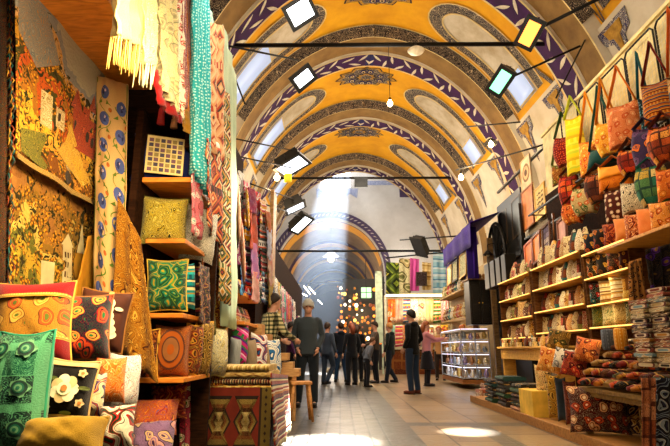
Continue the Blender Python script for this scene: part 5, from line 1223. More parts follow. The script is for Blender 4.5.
for i in range(4):
    a, b = at(501 + 6 * i, 248 - 5 * i, X=3.5), at(506 + 6 * i, 248 - 5 * i, X=3.5)
    rectthing('black_case', 'black lacquer backgammon case, %s from the left on the top shelf' % ('first', 'second', 'third', 'fourth')[i], 'case', [(3.1, 3.31, b.y + .01, a.y - .01, UB[2][0] + .03, UB[2][0] + .55, 'case_body')], plain('#161412', .35))
rectthing('conduit', 'upper dark conduit running along the wall over the siding', 'pipe', [(3.96, 4.02, 8.6, 12.6, at(500, 190, X=3.95).z, at(500, 190, X=3.95).z + .05, 'pipe')], IRON)
# ---- counter, boxes, floor stacks
z = at(556, 346, X=2.95).z
rectthing('counter', 'pale wooden counter running below the lit shelves', 'counter', [(2.75, 3.05, 6.9, 9.4, z - .03, z, 'counter_top'), (2.8, 3.03, 6.95, 9.35, z - .2, z - .03, 'front_panel'), (2.82, 3.03, 7.0, 7.05, .1, z - .2, 'leg'), (2.82, 3.03, 9.3, 9.35, .1, z - .2, 'leg')], wood('#D8A850', '#B07C30', .5))
a, b = at(528, 386, Z=.18), at(545, 365, X=2.7)
rectthing('box', 'open yellow cardboard box below the pale counter', 'box', [(2.45, 2.75, 7.0, 7.5, .02, .42, 'carton')], plain('#D8B040', .7))
rectthing('platform', 'low wooden platform edge along the foot of the right stalls', 'platform', [(2.45, 3.6, 4.0, 10.2, 0, .10, 'deck'), (2.42, 2.45, 4.0, 10.2, 0, .11, 'edge_strip')], wood('#A8763A', '#7A5020', .6))
FC = [('green', '#1E5A34'), ('bottle green', '#14402E'), ('teal', '#1E5A5A'), ('black', '#181818'), ('brown', '#4A2A1A'), ('navy', '#1A2240'), ('grey', '#5A5A5A'), ('maroon', '#4A1420'), ('peach', '#C8906A'), ('charcoal', '#26221E')]
for s_, (X, Y, n) in enumerate(((2.62, 9.0, 6), (2.62, 8.35, 7), (2.64, 7.7, 6))):
    z = .105
    for i in range(n):
        nm_, c = FC[(i * 3 + s_ * 4) % 10]; t_ = R4.uniform(.05, .07)
        folded('folded %s pashmina, %s from the bottom of the %s floor stack' % (nm_, ORD[i], ('farthest', 'middle', 'nearest')[s_]), (X + R4.uniform(-.02, .02), Y, z), .42, .36, t_, textile(('plain', 'floral')[i % 2], [c, '#3A3A34', '#C8A060', '#8A7A5A', '#141410'], 8), PI / 2, 'pashminas stacked on the platform', 'folded_pashmina', 'shawl'); z += t_ + .003
for s_, (X, Y) in enumerate(((2.98, 10.6), (2.74, 10.5), (3.22, 10.8), (3.0, 11.1))):
    z = 0
    for i in range((5, 3, 6, 4)[s_]):
        c = ('#C8A890', '#D88A6A', '#E0D0B8', '#B06A50', '#C8B8A8', '#A85040')[(i + s_) % 6]; h = .065
        rectthing('boxed_set', 'small %s cardboard box, %s up in the %s pile by the platform end' % (('beige', 'salmon', 'cream', 'terracotta', 'grey', 'brick red')[(i + s_) % 6], ORD[i], ('front right', 'front left', 'back right', 'back left')[s_]), 'box', [(X - .1, X + .1, Y - .15, Y + .15, z, z + h, 'carton')], textile('patch', [c, '#E8E0D0', c, '#D8B8A0', '#8A5A44'], 12)); z += h + .002
# small goods on and under the pale counter
zc2 = at(556, 346, X=2.95).z
for i in range(11):
    c = PN[(i * 3 + 1) % 10]; y = 7.0 + .225 * i
    if i % 3 == 1:
        rectthing('trinket_box', '%s trinket box on the pale counter, %s from its near end' % (c, ORD[i]), 'box', [(2.82, 2.98, y - .08, y + .08, zc2 + .001, zc2 + .10, 'box_body'), (2.81, 2.99, y - .09, y + .09, zc2 + .10, zc2 + .125, 'lid')], textile('patch', [PC[c], '#3A5A6A', '#C87A3A', '#E0C88A', '#3A2414'], 9))
    else:
        pouch('%s small purse on the pale counter, %s from its near end' % (c, ORD[i]), (2.9, y, zc2 + .001), .15, .17, .09, textile(('floral', 'scroll')[i % 2], [PC[c], '#E8D8A0', '#8A2A1E', '#3A5A6A', '#3A2414'], 8), group='purses on the pale counter')
for i in range(6):
    y = 7.75 + .27 * i; n_, c = (('white', '#D8D0C0'), ('amber', '#C08A3A'), ('grey', '#8A8A84'), ('cream', '#D8C8A0'), ('red', '#8A2A1E'), ('yellow', '#D0A83A'))[i]
    rectthing('box', '%s cardboard box under the pale counter, %s from the near end' % (n_, ORD[i]), 'box', [(2.86, 3.1, y - .11, y + .11, .105, .30 + .05 * (i % 3), 'carton')], textile('patch', [c, c, '#E8E0D0', c, '#6A4A34'], 8))
for i, (y, c) in enumerate(((4.5, ('rust', '#7A3018')), (4.85, ('olive', '#5A5A24')), (5.2, ('tan', '#A8824A')), (5.5, ('plum', '#3A1E34')))):
    cushion('%s patterned bag standing in the shade under the table, %s from its near leg' % (c[0], ORD[i]), (2.95, y, .105), .32, .34, .16, textile('paisley', [c[1], '#C09A4A', '#5A1E14', '#D8C08A', '#1A100A'], 6), -PI / 2 + .6, -.1, group='bags under the low table', name='standing_bag', cat='bag')
# low table with the heap of scarves
ty = at(600, 388, X=2.62); 
TB = rectthing('goods_table', 'low wooden table under the heap of coloured cloth bundles', 'table', [(2.5, 3.4, 4.2, 5.75, .52, .56, 'tabletop'), (2.53, 2.55, 4.25, 5.7, .47, .52, 'apron'), (2.52, 2.58, 4.22, 4.28, .1, .52, 'leg'), (2.52, 2.58, 5.66, 5.72, .1, .52, 'leg'), (3.3, 3.36, 5.66, 5.72, .1, .52, 'leg'), (3.3, 3.36, 4.22, 4.28, .1, .52, 'leg')], wood('#8A6A2E', '#5E4418', .6))
HC = [('orange', '#B8501A'), ('gold', '#A87A22'), ('dark red', '#7A1E14'), ('brown', '#5A3018'), ('tan', '#9A7A44'), ('olive', '#4A4A1E'), ('black', '#1C1612'), ('rust', '#A84A1E'), ('amber', '#B0701A'), ('maroon', '#4A1418')]
kk = 0
for lay, (z0, n, xw) in enumerate(((.565, 11, .30), (.655, 10, .34), (.745, 8, .40), (.83, 6, .46), (.91, 4, .5))):
    for i in range(n):
        for row in range(2 if lay < 3 else 1):
            nm_, c = HC[(kk * 7 + lay) % 10]; x = 2.58 + lay * .07 + row * .3 + R4.uniform(-.03, .03); y = 4.35 + lay * .06 + (1.3 - lay * .12) * i / max(1, n - 1)
            mb = MB(); r = R4.uniform(.045, .062); L = .24
            pts = [(-L / 2, 0, r * .75), (-L / 4, R4.uniform(-.02, .02), r), (0, 0, r * .95), (L / 4, R4.uniform(-.02, .02), r), (L / 2, 0, r * .75)]
            mb.tube(pts, [r * .55, r * .95, r, r * .95, r * .6], 12, flat=.62)
            o = mb.build('rolled_scarf', [textile(('floral', 'paisley', 'stripe', 'scroll')[kk % 4], [c, c, '#7A2A1A', '#C09A4A', '#1E100A'], 9)], loc=(x, y, z0), rot=(0, 0, R4.uniform(-.5, .5)))
            tag(o, '%s rolled scarf, %s heap layer, %s from the near end, %s row' % (nm_, ('lowest', 'second', 'third', 'fourth', 'topmost')[lay], ORD[i], ('front', 'back')[row]), 'scarf', 'rolled scarves heaped on the low table'); kk += 1
def upright(lab, box, X, mt, d=.1, rz=-PI / 2 + .9, **k):
    x0, y0, x1, y1 = box; p = at((x0 + x1) / 2, y1, X=X); D = p.y * math.cos(PITCH)
    return cushion(lab, p, (x1 - x0) / F * D, (y1 - y0) / F * D, d, mt, rz, -.06, **k)
def grounded(o, z): o.location.z = z; return o
grounded(upright('big quilted dark red bag with cream and orange blossoms under the table', (574, 392, 628, 436), 2.62, textile('floral', ['#4A120E', '#E0B080', '#C85A2A', '#E8D8B0', '#7A1E14'], 6), .3, -.35, name='quilted_bag', cat='bag'), .11)
bpy.data.objects[-1]
for i, (b, c, lab) in enumerate((((540, 384, 556, 432), ['#E0CC90', '#2A1E1A', '#C8A050', '#D8542A', '#3A2A1A'], 'cream bag printed with dark urns on the platform'), ((551, 390, 564, 432), ['#B88A2A', '#D8B04A', '#6A4A14', '#2A1A0A', '#8A6A1E'], 'golden bag wedged beside the urn bag'), ((560, 392, 570, 434), ['#101418', '#4A5A6A', '#1E2A3A', '#8A8A8A', '#08080A'], 'black and slate bag standing under the table end'), ((568, 394, 580, 436), ['#5A1E14', '#8A3A1E', '#2A0E0A', '#C87A3A', '#180806'], 'dark maroon bag leaning on the quilted one'))):
    grounded(upright(lab, b, 2.66 - .02 * i, textile(('scroll', 'paisley', 'plain', 'scroll')[i], c, 5), .14, -.5, group='bags standing on the platform', name='standing_bag', cat='bag'), .11)
for i, (x, y, r, c, lab) in enumerate(((548, 362, 11, ['#D8923A', '#E8B860', '#B8501E', '#F0D8A0', '#5A1E0C'], 'orange backpack slumped at the left end of the heap'), (562, 360, 9, ['#D8D0C0', '#8A8A90', '#2A2A30', '#F0E8E0', '#3A2A2A'], 'white and grey bag leaning on the heap'), (572, 366, 11, ['#8A1E14', '#C84A2A', '#3A0E0A', '#D8A050', '#1A0806'], 'red embroidered bag leaning on the heap'), (556, 342, 10, ['#7A5A1E', '#C89A3A', '#3A4A1E', '#D8B860', '#2A1E0C'], 'olive gold bag on top of the left end of the heap'), (585, 352, 11, ['#A8541E', '#D88A3A', '#5A1E10', '#E0B060', '#2A120A'], 'rust bag in the middle of the heap'))):
    p = at(x, y + r, X=2.5 + .05 * i); s_ = 2 * r / F * p.y
    cushion(lab, (p.x, p.y, max(.57, p.z)), s_ * 1.1, s_ * 1.15, .18, textile('floral', c, 7), -PI / 2 + .9, -.3, .2, group='soft bags leaning on the heap', name='soft_bag', cat='bag')
for i, (x, c, lab) in enumerate(((612, '#5A6270', 'slate blue rolled pashmina standing upright on the heap'), (625, '#D8962A', 'golden ribbed pashmina roll standing upright on the heap'))):
    p = at(x, 372, X=2.75); mb = MB(); mb.lathe([(.0, 0), (.05, 0), (.06, .02), (.062, .12), (.058, .2), (.04, .21), (.0, .19)], 16)
    o = mb.build('pashmina_roll', [textile('stripe', [c, c, '#E8C870' if i else '#7A8290', c, c], 8, rot=PI / 2)], loc=(p.x, p.y, p.z)); o.location.z = .93; tag(o, lab, 'shawl', 'upright pashmina rolls')
p = at(605, 338, X=2.8)
folded('cream lined tray of dark beadwork behind the heap', (3.05, 5.0, 1.0), 1.1, .36, .04, textile('dots', ['#D8CCA8', '#2A1410', '#7A2A1A'], 5), PI / 2, None, 'bead_tray', 'tray')
# ---- the near stack of folded scarves and hanging scarves at the right edge
rectthing('display_plinth', 'dark plinth under the tall scarf stacks at the right edge', 'plinth', [(2.62, 3.3, 3.7, 4.14, 0, .80, 'plinth_body')], DKW)
SCL = [('cream', '#D8CCA8'), ('rose', '#B86A5A'), ('maroon', '#5A1A1A'), ('black', '#1A1616'), ('sky blue', '#8AA8B0'), ('ochre', '#C08A3A'), ('plum', '#4A2A44'), ('sand', '#C8B080'), ('brick', '#8A3A24'), ('grey', '#7A7670')]
for s_, (px, n, yb) in enumerate(((644, 14, 4.1), (664, 16, 3.9))):
    z = .805; X = at(px, 300, Y=yb).x
    for i in range(n):
        nm_, c = SCL[(i * 7 + s_ * 3) % 10]; t_ = .034
        folded('%s folded scarf, %s from the bottom of the %s tall stack' % (nm_, (ORD + ['thirteenth', 'fourteenth', 'fifteenth', 'sixteenth'])[i], ('left', 'right')[s_]), (X + R4.uniform(-.006, .006), yb - .02, z), .15, .22, t_, textile(('stripe', 'paisley', 'floral')[i % 3], [c, '#E0D0B0', '#6A2A1E', '#C89A5A', '#2A1E1A'], 9), R4.uniform(-.08, .08), 'folded scarves in tall stacks', 'folded_scarf', 'scarf'); z += t_ + .002
cloth('hanging_scarf', 'peach scarf with square motifs hanging over the plinth front', 'scarf', [(641, 378), (655, 378), (655, 462), (642, 462)], (0, 3.66, 0), YN, textile('patch', ['#C8845A', '#D89A70', '#A8603A', '#E0B088', '#6A3A24'], 10), 2, .012, 'scarves hanging over the plinth')
cloth('hanging_scarf', 'navy scarf with pale paisleys hanging at the right edge', 'scarf', [(656, 378), (680, 378), (680, 462), (657, 462)], (0, 3.66, 0), YN, textile('paisley', ['#1A1E34', '#8A96A0', '#2A3050', '#C8C8C0', '#101220'], 6), 2, .012, 'scarves hanging over the plinth')
cloth('leopard_scarf', 'brown leopard spotted scarf hanging between the shelves and the dark display', 'scarf', [(629, 262), (641, 258), (650, 310), (630, 312)], (0, 4.6, 0), YN, textile('dots', ['#B8864A', '#3A1E10', '#D8B078'], 12), 3, .02)
cloth('lace_cloth', 'black and purple beaded cloth draped over the display at the right edge', 'cloth', [(645, 250), (685, 240), (685, 304), (652, 304)], (0, 4.3, 0), YN, textile('floral', ['#16121E', '#5A2A8A', '#3A2A2A', '#8A6A2A', '#0A080E'], 6), 4, .025)
light('AREA', (2.0, 4.6, 3.0), 16, (1, .58, .22), .8, (3.0, 5.0, .5), sizey=1.6, name='stall_fill')  # unseen orange fill added over the low table
light('AREA', (2.3, 6.6, 3.9), 20, (1, .58, .22), .6, (3.5, 6.4, 2.2), sizey=2.0, name='stall_fill')  # unseen orange fill added to brighten the hanging bags
light('AREA', (2.2, 9.6, 3.4), 12, (1, .74, .42), .6, (3.6, 9.4, 1.4), sizey=2.0, name='stall_fill')  # unseen warm fill added before the far shelving
# ------------------------------------------------------------------ lamps, rods
WG = glow('#F4FAFF', 4, 'floodlight_glass'); OG = glow('#FF9C40', 3.2, 'warm_flood_glass'); GG = glow('#8CFFB8', 2.6, 'cool_flood_glass'); BG_ = glow('#FFE2A8', 30, 'bulb_glow')
def vx(Y, z, s):
    q = math.asin(max(-1, min(1, (z - ZC) / (HZ * R0)))); return xcen(Y) + s * (R0 * math.cos(q) - OF)
Y = 9.35; z = at(335, 45, Y=Y).z
rod((vx(Y, z, -1), Y, z), (vx(Y, z, 1), Y, z), .045, 'thick dark tie rod crossing the nearest arch just above the flood lamps')
Y = 17.5; z = at(360, 178, Y=Y).z
rod((vx(Y, z, -1), Y, z), (vx(Y, z, 1), Y, z), .045, 'dark tie rod crossing in front of the bright clerestory')
Y = 22.85; z = at(350, 251, Y=Y).z
rod((vx(Y, z, -1), Y, z), (vx(Y, z, 1), Y, z), .05, 'dark tie rod low across the entrance of the white crossing')
rod((EX - ER, 27.3, at(330, 283, Y=27.3).z), (EX + ER, 27.3, at(330, 283, Y=27.3).z), .05, 'tie rod across the mouth of the farther vault')
def arm(p, q, Y0, Y1, r, lab): return rod(at(*p, Y=Y0), at(*q, Y=Y1), r, lab, 'lamp_arm', 'bracket')
arm((214, 43), (298, 60), 7.2, 8.4, .018, 'thin black arm reaching right to the lower white floodlight')
arm((222, 44), (245, 104), 7.2, 7.0, .012, 'black stay wire pole by the gauze curtain')
arm((520, 38), (600, -2), 8.45, 7.3, .03, 'black pole rising right from the orange floodlight')
arm((505, 80), (580, 46), 8.85, 8.5, .022, 'black arm carrying the green tinted floodlight')
arm((585, 40), (556, 98), 8.4, 8.0, .014, 'thin black diagonal stay on the right')
arm((232, 138), (300, 152), 9.6, 11.4, .016, 'black arm holding the slanted lamp on the left, upper')
arm((232, 155), (292, 168), 9.6, 11.4, .016, 'black arm under the slanted lamp on the left')
arm((240, 180), (296, 200), 9.8, 13.2, .016, 'third black arm down the left side')
arm((252, 200), (300, 216), 10, 14.2, .016, 'lowest black arm down the left side')
arm((456, 170), (560, 140), 13.6, 9.6, .02, 'brownish rod running from the warm bulb towards the siding')
arm((464, 127), (520, 122), 12.2, 10.4, .018, 'short brass coloured rod above the spotlight on the right')
for (p, Y, d, gm, en, col, size, roll, lab) in (
    ((300, 12), 8.4, (.5, -.9, -.8), WG, 70, (.93, .97, 1), (.48, .38), -.8, 'square white floodlight at the top of the picture'),
    ((303, 78), 8.5, (.5, -.9, -.75), WG, 70, (.93, .97, 1), (.36, .24), -.9, 'square white floodlight hanging under the nearest tie rod'),
    ((530, 33), 8.2, (-.7, -.8, -.95), OG, 60, (1, .55, .2), (.46, .26), -.75, 'orange glowing floodlight on the upper right'),
    ((501, 81), 8.6, (-.7, -.8, -1.0), GG, 40, (.75, 1, .85), (.46, .24), -.65, 'green tinted floodlight below the orange one'),
    ((292, 165), 11.4, (.35, -.25, -1), glow('#F0F4FF', 4), 60, (1, .95, .9), (.5, .66), .2, 'long slanted black floodlight on the left, seen edge on'),
    ((295, 207), 13.2, (.5, -.1, -1), glow('#F0F4FF', 4), 40, (1, .95, .9), (.4, .5), .2, 'upper of the two black floodlights beside the white crossing'),
    ((301, 224), 14.4, (.5, -.5, -1), WG, 60, (1, .97, .95), (.35, .62), .2, 'lower black floodlight beside the white crossing with a lit face'),
    ((419, 247), 17.4, (-.6, -.3, -.6), plain('#1C1C1E', .3), 0, (1, 1, 1), (.42, .7), .4, 'dark unlit floodlight hanging before the hanging cloths'),
    ((361, 182), 17.3, (0, -1, -.2), plain('#1C1C1E', .3), 0, (1, 1, 1), (.36, .26), 0, 'small black unlit floodlight on the tie rod by the clerestory')):
    c = at(*p, Y=Y); flood(lab, c, c + Vector(d), gm, en, col, size, roll)
def pendant(lab, px, py, Y, top, r=.05, gm=None, en=30, shade=None, col=(1, .8, .5)):
    c = at(px, py, Y=Y); S = thing('pendant_lamp', lab, 'lamp', c)
    MB().lathe([(.0, -r * 1.3), (r * .6, -r * 1.15), (r, -r * .4), (r * .9, r * .2), (r * .45, r * .9), (r * .4, r * 1.2), (0, r * 1.2)], 14).build('bulb', [gm or BG_], S)
    MB().lathe([(r * .42, r * 1.1), (r * .45, r * 2.0), (r * .2, r * 2.3), (.0, r * 2.3)], 10).build('socket', [IRON], S)
    if shade: MB().lathe([(r * .5, r * 2.2), (r * 1.2, r * 1.8), (r * 2.6, r * .4), (r * 2.5, r * .4), (r * 1.1, r * 1.7)], 18).build('lamp_shade', [shade], S)
    if top: MB().tube([(0, 0, r * 2), (0, 0, top / 2), (0, 0, top)], .006, 5).build('cord', [IRON], S)
    if en: light('POINT', c - Vector((0, 0, r * 2)), en, col, r, name='bulb_or_fill')
pendant('bare glowing bulb hanging on a long cord under the vault', 390, 103, 9.35, at(390, 45, Y=9.35).z - at(390, 103, Y=9.35).z, .055, en=40)
pendant('warm bulb glowing among the black arms on the left', 277, 177, 11.6, .5, .07, en=50, col=(1, .6, .3))
pendant('warm bulb on the bracket at the right springing of the third arch', 461, 177, 13.6, .3, .07, en=50, col=(1, .6, .3))
pendant('warm spotlight in a dark can near the siding', 491, 144, 11.0, .3, .06, shade=IRON, en=40, col=(1, .7, .35))
pendant('bright cone lamp hanging in the light shaft', 331, 258, 25.5, 3.0, .16, gm=glow('#F8FAFF', 9), shade=plain('#D8DCE0'), en=30, col=(.9, .95, 1))
c = at(416, 51, Y=9.3); S = thing('ceiling_lamp', 'round white glass dish lamp fixed under the nearest tie rod', 'lamp', c)
MB().lathe([(.0, -.09), (.035, -.085), (.05, -.05), (.14, -.03), (.17, .01), (.12, .05), (.04, .07), (0, .07)], 20).build('glass_dish', [plain('#E8DCC0', .3)], S); MB().tube([(0, 0, .06), (0, 0, .16)], .02, 8).build('stem', [IRON], S)
c = at(288, 178, Y=11.6); o = MB().box(-.09, .09, -.04, .04, -.11, .11).build('plastic_bag', [plain('#D8C020', .4)], loc=c, bevel=.03); tag(o, 'small yellow plastic packet hung beside the warm bulb on the left', 'bag')
R5 = random.Random(5)
for i, (x0, y0, x1, y1) in enumerate(((304, 286, 310, 294), (309, 287, 315, 294), (292, 294, 298, 297), (301, 293, 307, 296), (294, 298, 299, 304), (293, 309, 297, 312), (318, 300, 322, 304))):
    Y = 29 + i * .7; p, q = at(x0, y0, Y=Y), at(x1, y1, Y=Y + .6)
    o = MB().tube([p, q], .028, 8).build('fluorescent_tube', [glow('#F2F6FF', 10)]); tag(o, 'slanting white tube light inside the farther vault, %s from the left' % ('fifth', 'sixth', 'first', 'fourth', 'third', 'second', 'seventh')[i], 'lamp', 'tube lights in the farther vault')
light('POINT', (-.5, 31, 3.8), 110, (1, .92, .82), .3, name='tube_light'); light('POINT', (-.5, 38, 3.6), 110, (1, .9, .8), .3, name='tube_light')
# ------------------------------------------------------------------ right side before the crossing
Bk = plain('#12110F', .35)
zb, zt2 = at(470, 388, Y=13.3).z, at(470, 330, Y=13.3).z
V = thing('display_cabinet', 'glass display cabinet with brightly lit shelves of small goods', 'cabinet', (3.0, 13.3, 0))
MB().box(0, .72, 0, 2.6, .12, .22).build('plinth', [wood('#A0622A', '#6A3C14')], V)
MB().box(0, .72, 0, 2.6, zt2 - .03, zt2).build('top', [plain('#B8B0A8', .3)], V)
GL = NT('cabinet_glass').done((.9, .95, 1, 1), .03, trans=1, spec=.5)
for k in range(4): MB().box(.02, .70, .03, 2.57, .25 + .31 * k, .262 + .31 * k).build('glass_shelf', [plain('#C8D0D8', .1)], V)
for x in (0, .35, .70):
    for y in (0, 1.3, 2.58): MB().box(x, x + .02, y, y + .02, .22, zt2 - .03).build('cabinet_post', [plain('#B8BCC0', .3, .7)], V)
for k in range(4):
    MB().box(.03, .69, .01, .03, .53 + .31 * k - .03, .53 + .31 * k - .01).build('light_strip', [glow('#F0ECFF', 1.6)], V)
    MB().box(-.0, .02, .05, 2.5, .53 + .31 * k - .03, .53 + .31 * k - .01).build('light_strip', [glow('#F0ECFF', 1.6)], V)
    light('AREA', (3.3, 14.5, .5 + .31 * k), 5, (.95, .93, 1), .4, (3.3, 14.5, 0), sizey=2, name='cabinet_light')
nm4 = ['silver', 'gold', 'lilac', 'white', 'champagne', 'copper', 'grey']; cl4 = ['#C8C8CC', '#C8A860', '#9A8AB8', '#E8E4E0', '#D8C8A8', '#A87A5A', '#8A9098']
for k in range(4):
    for i in range(9):
        j = (i * 3 + k * 2) % 7; y = (13.36 + .0) if i < 4 else 13.6 + (i - 4) * .45; x = 3.1 + .17 * i if i < 4 else 3.08
        h = R5.uniform(.12, .22)
        mb = MB().lathe([(.0, 0), (.03, 0), (.06, h * .25), (.065, h * .5), (.035, h * .8), (.045, h), (.0, h)], 12)
        o = mb.build('trinket_jar', [plain(cl4[j], .25, .5)], loc=(x, y, .262 + .31 * k)); tag(o, '%s trinket jar on the %s glass shelf, %s %s' % (nm4[j], ('lowest', 'second', 'third', 'top')[k], ORD[i if i < 4 else i - 4], ('from the left in the front row' if i < 4 else 'back along the aisle side')), 'jar', 'trinket jars in the glass cabinet')
for i in range(7):
    x, y = 3.08 + .09 * i, 13.45 + .28 * (i % 4); h = .12 + .03 * (i % 3)
    mb = MB().lathe([(.0, 0), (.06, 0), (.075, h * .3), (.06, h * .6), (.07, h * .7), (.05, h), (0, h)], 14)
    o = mb.build('stacked_bowls', [plain(('#C8743A', '#8A2A2A', '#D8A84A', '#C88A9A', '#7A4A2A', '#D8CCA8', '#A84A2A')[i], .4)], loc=(x, y, zt2)); tag(o, '%s stack of painted bowls on the cabinet top, %s from the left' % (('orange', 'dark red', 'gold', 'pink', 'brown', 'cream', 'rust')[i], ORD[i]), 'bowl', 'bowls on the cabinet top')
za = at(477, 280, Y=13.0).z
K = thing('wall_cabinet', 'black tall panelled cabinet above the glass display', 'cabinet', (3.22, 13.0, zt2 + .12))
hh = za - zt2 - .12
MB().box(0, .52, 0, .55, 0, hh).build('body', [Bk], K)
for x0 in (.02, .27): 
    d_ = MB(); d_.box(x0, x0 + .23, -.03, 0, .04, hh - .04); d_.box(x0 + .04, x0 + .19, -.04, -.03, .14, hh * .45); d_.box(x0 + .04, x0 + .19, -.04, -.03, hh * .52, hh - .12); dd = d_.build('door', [plain('#1E1A16', .3)], K, bevel=.004); MB().ball((x0 + (.20 if x0 < .1 else .03), -.05, hh * .48), .016, 8).build('door_knob', [GOLDT], dd)
MB().box(-.03, .55, -.06, .58, hh, hh + .05).build('cornice', [wood('#9A7040', '#5E4020')], K)
for i in range(5):
    x = 3.26 + .1 * i; mb = MB().ball((0, 0, .07), (.05, .05, .07), 10); o = mb.build('carved_ornament', [plain(('#C89A5A', '#8A5A2A', '#D8C090', '#6A3A1A', '#B87A3A')[i], .5)], loc=(x, 13.2, za + .05)); tag(o, '%s carved ornament on top of the black cabinet' % ('honey', 'walnut', 'cream', 'dark brown', 'tan')[i], 'ornament', 'carved ornaments on the black cabinet')
rectthing('shop_doorway', 'black iron framed shop doorway between glass cabinet and lit shelves', 'doorway', [(3.76, 3.92, 12.45, 12.58, 0, 3.9, 'post'), (3.80, 4.0, 10.8, 12.6, 0, .1, 'sill'), (3.84, 3.9, 10.8, 10.9, 0, 4.0, 'post'), (3.84, 3.9, 10.8, 12.6, 2.9, 3.0, 'transom'), (3.93, 3.97, 10.9, 12.6, .1, 4.4, 'dark_glass')], Bk)
rectthing('timber_post', 'weathered brown timber post beside the black doorway', 'post', [(3.62, 3.74, 12.5, 12.6, 0, 3.6, 'post_body')], wood('#6A4E2A', '#3E2C16'))
# fan of iron bars over the doorway
mb = MB(); c = at(497, 262, X=3.82)
for i in range(9):
    a = PI * i / 8; mb.tube([(0, 0, 0), (0, .7 * math.cos(a), .95 * math.sin(a))], .014, 5)
mb.tube([(0, .7 * math.cos(PI * i / 16), .95 * math.sin(PI * i / 16)) for i in range(17)], .04, 6)
o = mb.build('fanlight_grille', [IRON], loc=c); tag(o, 'arched black iron fanlight grille over the dark doorway', 'grille')
c = at(488, 253, X=3.6); S = thing('wall_lantern', 'black metal lantern lamp on a bracket beside the doorway', 'lamp', c)
MB().lathe([(.10, -.06), (.13, -.05), (.05, .05), (.02, .07), (0, .07)], 14).build('lamp_shade', [IRON], S); MB().ball((0, 0, -.05), .04, 10).build('bulb', [plain('#D8D0C0', .3)], S)
MB().tube([(0, 0, .07), (0, 0, .2), (.12, .0, .24), (.3, 0, .2)], .012, 6).build('bracket', [IRON], S)
# purple awning
PUR = textile('plain', ['#4A1A9A', '#341070'], 3)
A_ = thing('purple_awning', 'purple cloth awning stretched along the wall above small pictures', 'awning', (0, 0, 0))
mb = MB(); q = [atp(*p, (3.15, 0, 0), XN) for p in ((443, 250), (470, 222), (471, 246), (444, 267))]
mb.grid(lambda u, v: q[0].lerp(q[1], u).lerp(q[3].lerp(q[2], u), v) + Vector((.02 * math.sin(u * 22), 0, 0)), 40, 3, 0, True, 4, 1); mb.build('valance', [PUR], A_, solid=.01)
mb = MB(); q2 = [atp(*p, (3.30, 0, 0), XN) for p in ((446, 266), (474, 243), (475, 278), (447, 292))]
mb.grid(lambda u, v: q2[0].lerp(q2[1], u).lerp(q2[3].lerp(q2[2], u), v), 10, 3, 0, True, 4, 1); mb.build('back_cloth', [PUR], A_, solid=.01)
mb = MB(); mb.grid(lambda u, v: q[0].lerp(q[1], u).lerp(Vector((3.9, q[0].lerp(q[1], u).y, q[0].z + .3)), v), 10, 2, 0); mb.build('top_cloth', [PUR], A_, solid=.01)
mb = MB(); mb.box(3.15, 3.42, 12.75, 12.79, q2[2].z, q[1].z); mb.build('end_cloth', [textile('plain', ['#3A1480', '#240A50'], 3)], A_)
for i, (a, lab) in enumerate((([(448, 268), (452, 264), (452, 283), (448, 286)], 'farthest small gold framed picture beneath the purple awning'), ([(453, 263), (458, 259), (458, 279), (453, 283)], 'middle dark framed picture beneath the purple awning'), ([(460, 256), (467, 250), (467, 274), (460, 280)], 'nearest and largest gold framed picture beneath the purple awning'))):
    frame_pic('framed_picture', lab, 'picture', a, (3.2, 0, 0), NXN, GF if i != 1 else BF, textile('scroll', ['#D8D0A0', '#A8A070', '#4A5A3A', '#E0D8B0', '#3A3020'], 4), fw=.04)
# ledge of goods beneath
z = at(455, 294, X=3.2).z
rectthing('wall_ledge', 'lit ledge of trinkets under the purple awning', 'shelf', [(3.15, 3.5, 13.6, 16.6, z, z + .04, 'board'), (3.2, 3.5, 13.6, 16.6, z - .7, z - .66, 'board'), (3.5, 3.54, 13.6, 16.6, 1.4, z + .3, 'back_board')], wood('#C8A468', '#8A6A3A'))
for r_ in range(2):
    for i in range(8):
        c = PN[(i * 3 + r_) % 10]; mb = MB().lathe([(.0, 0), (.05, 0), (.09, .08), (.085, .2), (.04, .3), (.05, .36), (0, .36)], 12)
        o = mb.build('painted_vase', [textile('floral', [PC[c], '#E8D8B0', '#8A2A1A', '#2A5A8A', '#3A2010'], 9)], loc=(3.27, 13.8 + .36 * i, z + .042 - .70 * r_)); tag(o, '%s painted vase on the %s ledge under the awning, %s from near end' % (c, ('upper', 'lower')[r_], ORD[i]), 'vase', 'vases under the purple awning')
light('AREA', (2.9, 15.2, 3.1), 16, (1, .9, .7), .4, (3.5, 15.2, 2), sizey=2.4, name='shop_light')
# ------------------------------------------------------------------ shop facing the camera at the crossing
YS = 21.2
xl, xr = at(387, 330, Y=YS).x, 4.66; zt3 = at(400, 295, Y=YS).z
SH = thing('cloth_shop', 'brightly lit open shop front hung with coloured cloths, facing the aisle', 'shop', (xl, YS, 0))
W3 = xr - xl
MB().box(0, W3, 1.1, 1.15, 0, zt3).build('back_wall', [plain('#D8C8A0')], SH); MB().box(0, W3, 0, 1.15, zt3, zt3 + .08).build('roof', [plain('#E0D4B0')], SH)
MB().box(W3 - .05, W3, 0, 1.15, 0, zt3).build('side_wall', [plain('#C8B890')], SH); MB().box(-.06, 0, 0, .06, 0, zt3).build('front_post', [plain('#D8D8C8')], SH)
MB().box(0, W3, .0, .5, 0, .95).build('counter', [textile('patch', ['#4A1414', '#2A1414', '#6A3014', '#1A2A3A', '#8A5A2A'], 3)], SH); MB().box(0, W3, -.05, .02, zt3 - .06, zt3 + .02).build('tube_light', [glow('#FFF0C8', 3.5)], SH)
MB().box(.1, W3, .9, 1.1, 1.75, 1.8).build('shelf_board', [plain('#E0D0A0')], SH)
light('AREA', (xl + W3 / 2, YS + .3, zt3 - .1), 50, (1, .88, .66), 2.4, (xl + W3 / 2, YS + .8, 1), sizey=.4, name='shop_light')
